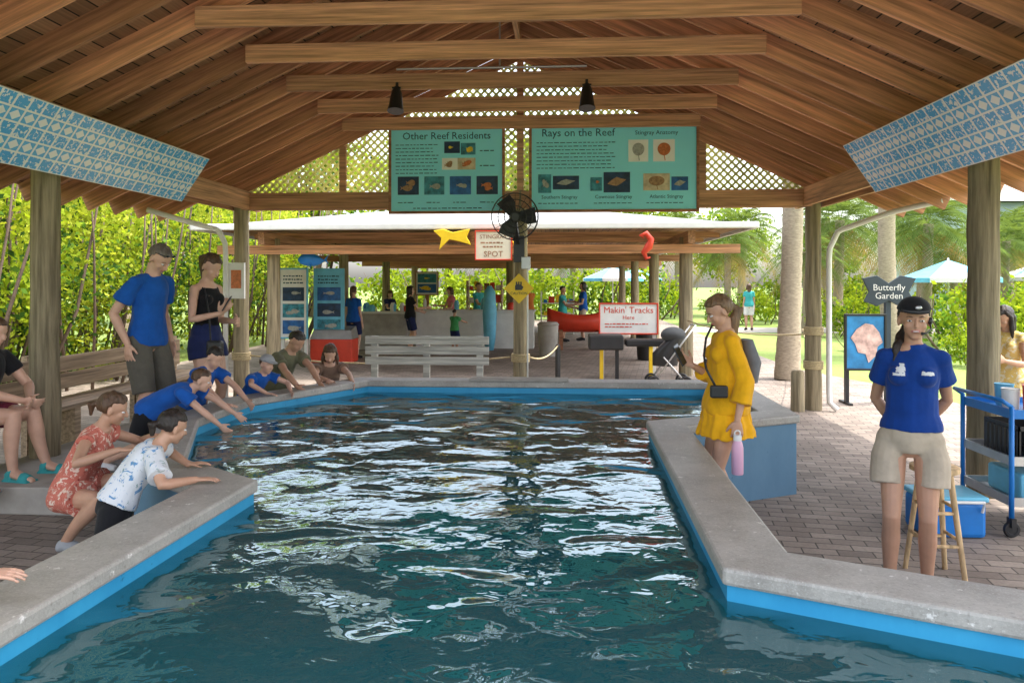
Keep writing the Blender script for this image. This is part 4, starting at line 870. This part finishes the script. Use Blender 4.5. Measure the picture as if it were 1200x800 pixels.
blue=C_('royal_blue_cotton',(.01,.09,.38)); khaki=C_('khaki_cotton',(.46,.38,.29)); navy=C_('navy_cotton',(.015,.022,.08)); blk=C_('black_cotton',(.012,.012,.014)); ylw=C_('mustard_yellow_cotton',(.8,.4,.01)); greyS=C_('dark_khaki_cotton',(.11,.1,.08)); olive=C_('olive_cotton',(.15,.15,.09)); wht=C_('white_cotton',(.7,.7,.7)); grc=C_('grey_cap_cotton',(.36,.37,.38)); maroon=C_('maroon_cotton',(.2,.03,.06)); pink=C_('pink_cotton',(.7,.2,.25)); tealc=C_('teal_cotton',(.05,.35,.36))
dkblue=C_('deep_blue_polo',(.005,.04,.22))
coral=pattern('coral_floral',(.6,.17,.12),[((.8,.62,.5),.55,.6,26),((.35,.05,.04),.6,.66,33)]); wf=pattern('white_blue_floral',(.68,.7,.72),[((.12,.28,.5),.58,.62,20),((.2,.32,.3),.62,.66,30)]); ydr=pattern('yellow_print',(.7,.5,.15),[((.75,.68,.5),.52,.58,24)])
# staff
P=(1.87,4.13,0); F=(-.42,-1,0); H=1.61
l=lambda x,y,z:Lc(P,F,x,y,z)
st,hh,J,fr=person('young woman in blue polo, khaki shorts and black cap',H,l(0,0,.53*H),F,up=(.03,0,1),look=(-.32,-1,-.03),hands={'R':(l(.04,-.17,.84),Lc((0,0,0),F,1,-.35,0)),'L':(l(-.04,-.2,.86),Lc((0,0,0),F,-1,-.35,0))},feet={'R':(l(.1,.05,.065),Lc((0,0,0),F,0,1,0)),'L':(l(-.08,-.03,.065),Lc((0,0,0),F,0,1,0))},skin='tan',fem=True,vox=.0055,eyes=True,hair=('dark','sidetail'),cap=blk,b=.95,lb=.9,
    top=dict(mat=dkblue,sleeve=.27,t0=.03,loose=.004,fl=.016,collar=True,amp=.008,inf=.016),bot=dict(mat=khaki,leg=.58,inf=.011,fl=.012,waist=.07,out=.017,amp=.005),shoes=(blk,'shoe'),paint=[(wht,[(.036,.228,.013,.009),(.04,.214,.018,.004),(.032,.242,.007,.006),(-.042,.222,.018,.006)])])
b=MB(); b.tube([hh(-.08,0,.0),hh(-.078,.05,-.04),hh(-.05,.1,-.06),hh(-.025,.115,-.062)],[.005,.004,.004,.009],6); b.ell(hh(-.08,0,0),(.014,.014,.02)); b.make('headset',M['black'],st,smooth=True)
b=MB(); b.tube([hh(-.06,-.03,-.13),hh(-.05,.06,-.2),hh(-.0,.09,-.27),hh(.02,.1,-.42)],.004,6); b.make('mic_cable',M['black'],st,smooth=True)
b=MB(); b.ell(hh(-.01,.098,.078),(.018,.008,.012)); b.make('cap_badge',M['steel'],st,smooth=True)
b=MB(); b.ell(hh(0,.0915,-.053),(.015,.005,.0032),fr); b.make('teeth',EW,st,smooth=True)
# yellow dress woman
P=(1.12,5.12,0); F=(-1,-.12,0); H=1.63
yw,hh,J,fr=person('woman in mustard yellow dress looking down at her phone',H,Lc(P,F,0,0,.53*H),F,look=(-.9,-.1,-.45),hands={'R':(V((.9,5.13,1.12)),V((.3,.5,-1)),.5,V((-.7,-.1,.5)),V((.2,-.9,.4))),'L':(V((1.14,4.89,.80)),V((1,.0,0)),.95,V((0,0,-1)),V((0,.9,0.1)))},skin='mid',fem=True,vox=.006,eyes=True,hair=('blond','tied'),b=.94,
    top=dict(mat=ylw,sleeve=.78,inf=.018,fl=.026,loose=.035,t0=-.03,amp=.013,name='dress'),skirt=dict(mat=ylw,hem=.2,w=.06),shoes=(wht,'shoe'))
e=empty('water_bottle',(1.14,4.86,.42),'pink metal water bottle with white lid held in her hand','bottle'); c=V((1.135,4.865,0))
M['pinkb']=mat('pink_enamel',(.75,.42,.56),.35,.05,5,0); b=MB(); b.tube([c+Z*.46,c+Z*.465,c+Z*.63,c+Z*.66,c+Z*.675],[.034,.037,.037,.03,.024],20); b.make('body',M['pinkb'],e,smooth=50)
b=MB(); b.tube([c+Z*.675,c+Z*.71],.026,18); b.torus(c+Z*.72,.018,.005,(0,1,0),n=16); b.make('lid',M['white'],e,smooth=50)
def phone(c,d,up,lb):
    d=V(d).normalized(); up=V(up).normalized(); sd=d.cross(up).normalized(); e=empty('phone',c,lb,'phone'); b=MB(); b.boxf(c,sd*.037,up*.075,d*.004); b.make('body',M['black'],e,bevel=.003); b=MB(); b.boxf(V(c)+d*.0052,sd*.034,up*.07,d*.001); b.make('screen',M['glass'],e)
phone(V((.8,5.05,1.2)),(.6,-.5,.5),(-.4,0,.8),'black phone held up in the hand of yellow dress woman')
e=empty('crossbody_bag',(1.02,4.95,1.0),'small black crossbody bag with strap over yellow dress','bag')
b=MB(); b.box((.97,4.87,.94),(1.08,4.92,1.02)); b.make('pouch',M['black'],e,bevel=.012)
b=MB(); b.tube([(1.0,4.895,1.02),(.955,4.95,1.12),(.95,5.0,1.2),(.975,5.06,1.31),(1.03,5.14,1.39),(1.12,5.2,1.4)],.008,8); b.make('strap',M['black'],e,smooth=True)
b=MB(); b.loft([(V((1.27,5.12,1.02)),V((.05,0,0)),V((0,.12,0))),(V((1.28,5.12,1.15)),V((.065,0,0)),V((0,.13,0))),(V((1.25,5.12,1.3)),V((.04,0,0)),V((0,.1,0)))],n=14); b.make('backpack',C_('grey_nylon',(.16,.16,.17)),label='small grey backpack worn over the yellow dress',cat='backpack',smooth=50)
# man
P=(-3.62,6.4,.2); F=(1,-.3,0); H=1.87
mn,hh,J,fr=person('tall man in royal blue t-shirt with hand in pocket',H,Lc(P,F,0,0,.53*H),F,up=(.1,-.03,1),look=(.95,-.2,-.8),hands={'R':(Lc(P,F,.23,.02,.515*H),Lc((0,0,0),F,.5,-1,0),.3,V((.1,0,-1))),'L':(Lc(P,F,-.23,.04,.515*H),Lc((0,0,0),F,-.5,-1,0),.3,V((.1,0,-1)))},skin='light',vox=.008,eyes=True,hair=('grey','short'),top=dict(mat=blue,sleeve=.3,t0=-.03,loose=.02,inf=.014,fl=.028,amp=.012),bot=dict(mat=greyS,leg=.98,inf=.014,fl=.022,out=.01),shoes=(blk,'shoe'),b=.96)
b=MB(); 
for sg in(-1,1): b.ell(hh(sg*.033,.075,.085),(.022,.006,.012),fr); b.tube([hh(sg*.058,.065,.08),hh(sg*.086,.0,.06)],.003,6)
b.make('sunglasses',M['glass'],mn,smooth=True)
P=(-3.3,6.85,.2); F=(.95,-.4,0); H=1.79
w4,hh,J,fr=person('woman in black tank top and navy shorts looking at phone',H,Lc(P,F,0,0,.53*H),F,look=(.95,-.35,-.6),hands={'R':(V((-3.06,6.62,1.4)),V((-.6,-.4,-1)),.6,V((.5,-.1,.5)),V((-.2,.6,.6))),'L':(V((-3.0,6.78,1.32)),V((-.3,.3,-1)),.6)},skin='light',fem=True,vox=.009,hair=('brown','ponytail'),top=dict(mat=blk,sleeve=0,t1=.268,t0=.07,loose=0,inf=.008),bot=dict(mat=navy,leg=.36,inf=.01,fl=.012,waist=.085,out=.01),shoes=(wht,'shoe'),b=.93)
b=MB()
for sg in(-1,1):
    S=J['R' if sg>0 else 'L'][0]; Nn=(J['R'][0]+J['L'][0])/2; q1=Nn.lerp(S,.6); f=V(F).normalized(); b.tube([q1+f*.09-Z*.07,q1+f*.055+Z*.005,q1+Z*.035,q1-f*.06+Z*.0,q1-f*.085-Z*.07],.009,8)
b.make('shoulder_strap',blk,w4,smooth=True)
phone(V((-2.98,6.58,1.49)),(-.5,-.2,.6),(.5,0,.8),'dark phone held by the woman in black tank top')
e=empty('handbag',(-3.1,6.62,.98),'black shoulder handbag hanging at her hip','bag'); b=MB(); b.box((-3.14,6.5,1.04),(-3.0,6.58,1.16)); b.make('pouch',M['black'],e,bevel=.02); b=MB(); b.tube([(-3.12,6.56,1.15),(-3.18,6.65,1.4),(-3.27,6.75,1.63)],.007,8); b.make('strap',M['black'],e)
def kneel(hip,F,H,back=.28,z=.27): 
    f=V(F).normalized(); r=f.cross(Z); h=V(hip); return {'R':(V((h.x,h.y,z))-f*back*H/1.3+r*.06,f-Z*.5),'L':(V((h.x,h.y,z))-f*back*H/1.3-r*.06,f-Z*.5)}
person('child in blue t-shirt lying over the rim reaching into water',1.22,(-3.22,5.74,.68),(1,.1,0),up=(.92,.1,.22),look=(.85,.2,-.25),hands={'R':(V((-2.62,5.74,.53)),V((0,-.8,.4)),.3),'L':(V((-2.48,6.02,.5)),V((0,.5,.5)),.2)},feet=kneel((-3.32,5.74,.68),(1,.1,0),1.25),skin='light',vox=.008,hs=1.12,hair=('brown','short'),top=dict(mat=blue,sleeve=.28,t0=-.05,fl=.02),bot=dict(mat=blk,leg=.8,fl=.02),shoes=(wht,'shoe'))
person('boy in blue t-shirt with dark hair leaning over the rim',1.3,(-3.25,6.45,.6),(1,-.3,0),up=(.5,-.15,.7),look=(.8,-.4,-.6),hands={'R':(V((-2.82,6.15,.66)),V((-.3,-.9,.2)),.2,V((.9,0,-.1)),V((0,0,-1))),'L':(V((-2.62,6.4,.56)),V((0,.6,.3)),.3)},feet=kneel((-3.25,6.45,.64),(1,-.1,0),1.3),skin='light',vox=.009,hs=1.1,hair=('dark','short'),top=dict(mat=blue,sleeve=.28,t0=-.05,fl=.02),bot=dict(mat=greyS,leg=.8,fl=.02),shoes=(blk,'shoe'))
person('small child in grey cap leaning on the tank rim',1.1,(-3.0,7.08,.54),(1,-.5,0),up=(.55,-.2,.65),look=(.8,-.5,-.15),hands={'R':(V((-2.7,6.8,.655)),V((-.3,-.9,.2)),.2,V((.9,-.1,-.1)),V((0,0,-1))),'L':(V((-2.55,7.02,.64)),V((0,.8,.2)),.2)},feet=kneel((-3.05,7.05,.56),(1,-.3,0),1.1),skin='light',vox=.009,hs=1.18,hair=('brown','short'),cap=grc,top=dict(mat=blue,sleeve=.25,t0=-.05,fl=.02),bot=dict(mat=greyS,leg=.8,fl=.02),shoes=(blk,'shoe'))
person('dark haired person in olive shirt reaching into the tank',1.62,(-3.02,7.8,.54),(1,-.4,0),up=(.5,-.25,.78),look=(.75,-.45,-.7),hands={'R':(V((-2.52,7.2,.62)),V((-.5,-.8,.2)),.3),'L':(V((-2.25,7.35,.52)),V((0,.4,.6)),.2)},feet=kneel((-3.1,7.75,.5),(1,-.5,0),1.4),skin='mid',vox=.01,hair=('dark','short'),top=dict(mat=olive,sleeve=.3,t0=-.05,fl=.02),bot=dict(mat=blk,leg=1.9,fl=.01,name='trousers'),shoes=(blk,'shoe'))
person('woman with brown hair crouching and dipping hands in the tank',1.55,(-2.62,8.35,.4),(.6,-.85,0),up=(.2,-.45,.65),look=(.2,-.8,-.6),hands={'R':(V((-2.4,7.72,.655)),V((-.9,-.1,-.1)),.2,V((.3,-.8,0)),V((0,0,-1))),'L':(V((-2.08,7.68,.56)),V((.7,.2,.1)),.2)},feet=kneel((-2.66,8.35,.44),(.7,-.8,0),1.3),skin='light',vox=.01,fem=True,hair=('brown','mid'),top=dict(mat=C_('brown_print_cotton',(.22,.14,.1)),sleeve=.2,t0=-.05,fl=.02),bot=dict(mat=navy,leg=1.0,fl=.02),shoes=(blk,'shoe'))
cw,hh,J,fr=person('woman in coral floral romper squatting beside the tank rim',1.55,(-3.14,4.66,.33),(1,.1,0),up=(.5,.0,.8),look=(.85,.4,-.3),hands={'R':(V((-2.68,4.42,.66)),V((-.2,-.9,-.4)),.2,V((.8,.3,0)),V((0,0,-1))),'L':(V((-2.7,4.85,.66)),V((0,.8,-.4)),.2,V((.8,.3,0)),V((0,0,-1)))},feet={'R':(V((-3.05,4.46,.07)),V((1,-.25,.7))),'L':(V((-2.97,4.78,.07)),V((1,.1,.8)))},skin='mid',vox=.0065,fem=True,b=1.0,hair=('brown','shortpony'),top=dict(mat=coral,sleeve=.1,t0=-.05,loose=.015,fl=.02,inf=.01,name='romper',amp=.011),bot=dict(mat=coral,leg=.5,inf=.018,fl=.03,name='romper_skirt',amp=.012),shoes=(grc,'shoe'))
person('girl in white floral shirt and black leggings leaning on the rim',1.22,(-2.3,3.76,.52),(.8,.5,0),up=(.5,.32,.55),up0=(.3,.2,.8),look=(.6,.75,-.3),hands={'R':(V((-1.88,3.78,.66)),V((-.3,-.9,-.1)),.2,V((.8,.3,0)),V((0,0,-1))),'L':(V((-2.08,4.1,.66)),V((-.5,.8,0)),.2,V((.7,.5,0)),V((0,0,-1)))},feet={'R':(V((-2.5,3.5,.1)),V((1,0,.2))),'L':(V((-2.52,3.8,.1)),V((1,0,.2)))},skin='mid',vox=.0065,hs=1.1,hair=('dark','shortpony'),top=dict(mat=wf,sleeve=.38,t0=.02,fl=.025,inf=.014,loose=.018,amp=.011),bot=dict(mat=blk,leg=1.9,inf=.012,fl=.005,name='leggings'),shoes=(blk,'shoe'))
def seat(P,H,lb,top,bot,sh,skin,hair,fem=False):
    P=V(P); person(lb,H,P,(1,-.05,0),up=(.25,0,1),look=(.9,-.1,-.3),hands={'R':(P+V((.42,-.02,.12)),V((-.2,-1,-.3)),.4),'L':(P+V((.42,.06,.12)),V((-.2,1,-.3)),.4)},feet={'R':(V((P.x+.42,P.y-.12,.26)),V((1,0,.6))),'L':(V((P.x+.5,P.y+.14,.26)),V((1,0,.6)))},skin=skin,vox=.009,fem=fem,hair=hair,top=top,bot=bot,shoes=sh)
seat((-4.5,5.5,.66),1.72,'person in black t-shirt and teal sandals sitting on the bench',dict(mat=blk,sleeve=.25,t0=-.03),dict(mat=maroon,leg=.6,fl=.02),(tealc,'sandal'),'light',('brown','short'))
seat((-4.62,4.9,.66),1.65,'seated visitor in maroon shorts and white shirt on bench',dict(mat=wht,sleeve=.25,t0=-.03),dict(mat=maroon,leg=.5,fl=.02),(grc,'sandal'),'mid',('dark','mid'),True)
person('visitor leaning on the tank rim with bare forearm',1.6,(-2.42,2.0,.6),(1,.1,0),up=(.3,.1,.9),look=(.9,.2,-.4),hands={'L':(V((-1.72,2.3,.665)),V((-.3,.8,-.3)),.2,V((.9,.3,0)),V((0,0,-1))),'R':(V((-1.78,1.9,.665)),V((-.3,-.8,-.3)),.2,V((.9,.0,0)),V((0,0,-1)))},feet={'R':(V((-2.7,1.85,.08)),V((1,0,0))),'L':(V((-2.7,2.2,.08)),V((1,0,0)))},skin='light',vox=.007,hair=('brown','short'),top=dict(mat=wht,sleeve=.22,t0=-.03),bot=dict(mat=navy,leg=.9),shoes=(blk,'shoe'))
person('woman in yellow print dress standing beside the post',1.5,(4.02,7.0,.8),(-.8,-.5,0),look=(-.8,-.3,-.5),skin='mid',vox=.01,fem=True,hair=('dark','long'),hands={'R':(V((3.78,6.95,1.0)),V((1,0,-1)),.5),'L':(V((3.85,6.75,1.0)),V((1,0,-1)),.5)},top=dict(mat=ydr,sleeve=.1,t0=.0,loose=.02),skirt=dict(mat=ydr,hem=.4,w=.07),shoes=(blk,'shoe'))
def far(P,F,H,lb,t,bt,skin='mid',hair=('brown','short'),fem=False,**k):
    P=V(P); hd={}
    if k.get('reach'):
        f=V(F).normalized(); hd={'R':(P+f*.38+f.cross(Z)*.12+Z*.66*H,-Z),'L':(P+f*.3-f.cross(Z)*.15+Z*.6*H,-Z)}
    person(lb,H,P+Z*.53*H,F,skin=skin,vox=.013,fem=fem,hair=hair,hands=hd,top=dict(mat=t,sleeve=.25,t0=-.03,amp=.004),bot=dict(mat=bt,leg=k.get('leg',.8),fl=.02),shoes=(blk,'shoe'),look=k.get('look'))
far((-4.55,16.4,0),(.2,1,0),1.62,'person in blue shirt and navy shorts standing with back turned',blue,navy,'light',('brown','ponytail'),True)
far((-3.6,18,0),(.9,.5,0),1.62,'woman in black top standing at the far counter',blk,navy,'light',('dark','mid'),True,reach=1)
far((-2.9,20.2,0),(-.9,-.5,0),1.6,'person in pink shirt behind the white counter',pink,navy,'light',('brown','mid'),True,reach=1,look=(-.8,-.4,-.5))
far((-2.5,17.9,0),(.5,1,0),1.05,'small child in green shirt at the counter',C_('green_cotton',(.06,.3,.1)),navy,'mid',('dark','short'),reach=1)
far((-2.2,20.5,0),(.8,-.6,0),1.7,'staff person in teal shirt behind the white counter',tealc,khaki,reach=1)
far((.1,21.5,0),(1,-.3,0),1.6,'person in teal shirt near the red boat',tealc,navy,'tan',('dark','short'),reach=1)
far((.7,21.9,0),(-1,-.1,0),1.72,'person in blue shirt near the red boat',blue,khaki,'mid',('dark','mid'),True,reach=1)
far((-4.6,20.2,0),(.7,-1,0),1.5,'woman in blue top seated behind grey counter',navy,blk,'light',('brown','mid'),True,reach=1,look=(.3,-.8,-.5))
far((-.9,22.6,0),(-.6,.8,0),1.65,'visitor in orange top browsing in the far shelter',C_('orange_cotton',(.7,.22,.05)),khaki,'mid',('dark','short'),reach=1)
far((6.7,27,0),(.1,1,0),1.66,'pedestrian in teal shirt walking on the lawn path',tealc,wht,'mid',('brown','mid'),True)
# ---------------------------------------------------------------- light & camera
w=bpy.data.worlds.new('World'); sc.world=w; w.use_nodes=True; n=w.node_tree; bg=n.nodes['Background']; sk=n.nodes.new('ShaderNodeTexSky'); sk.sky_type='NISHITA'; sk.sun_disc=False
EL,AZ=math.radians(66),math.radians(85); sk.sun_elevation=EL; sk.sun_rotation=AZ; sk.air_density=1.0; sk.dust_density=4; sk.ozone_density=.4
hs=n.nodes.new('ShaderNodeHueSaturation'); hs.inputs['Saturation'].default_value=.5; n.links.new(sk.outputs[0],hs.inputs['Color']); n.links.new(hs.outputs[0],bg.inputs[0]); bg.inputs[1].default_value=.74
S=V((math.cos(EL)*math.sin(AZ),math.cos(EL)*math.cos(AZ),math.sin(EL))); ld=bpy.data.lights.new('sun','SUN'); ld.energy=5; ld.angle=math.radians(.5); ld.color=(1,.94,.85); lo=bpy.data.objects.new('sun',ld); lo.rotation_euler=S.to_track_quat('Z','Y').to_euler(); lo.location=(10,-5,30); COL.objects.link(lo)
cd=bpy.data.cameras.new('camera'); cd.lens=26.4; cd.sensor_width=36; cd.shift_y=-.0575; cd.clip_end=500; cam=bpy.data.objects.new('camera',cd); cam.location=(0,0,1.68); cam.rotation_euler=(math.pi/2,0,math.radians(3.58)); COL.objects.link(cam); sc.camera=cam
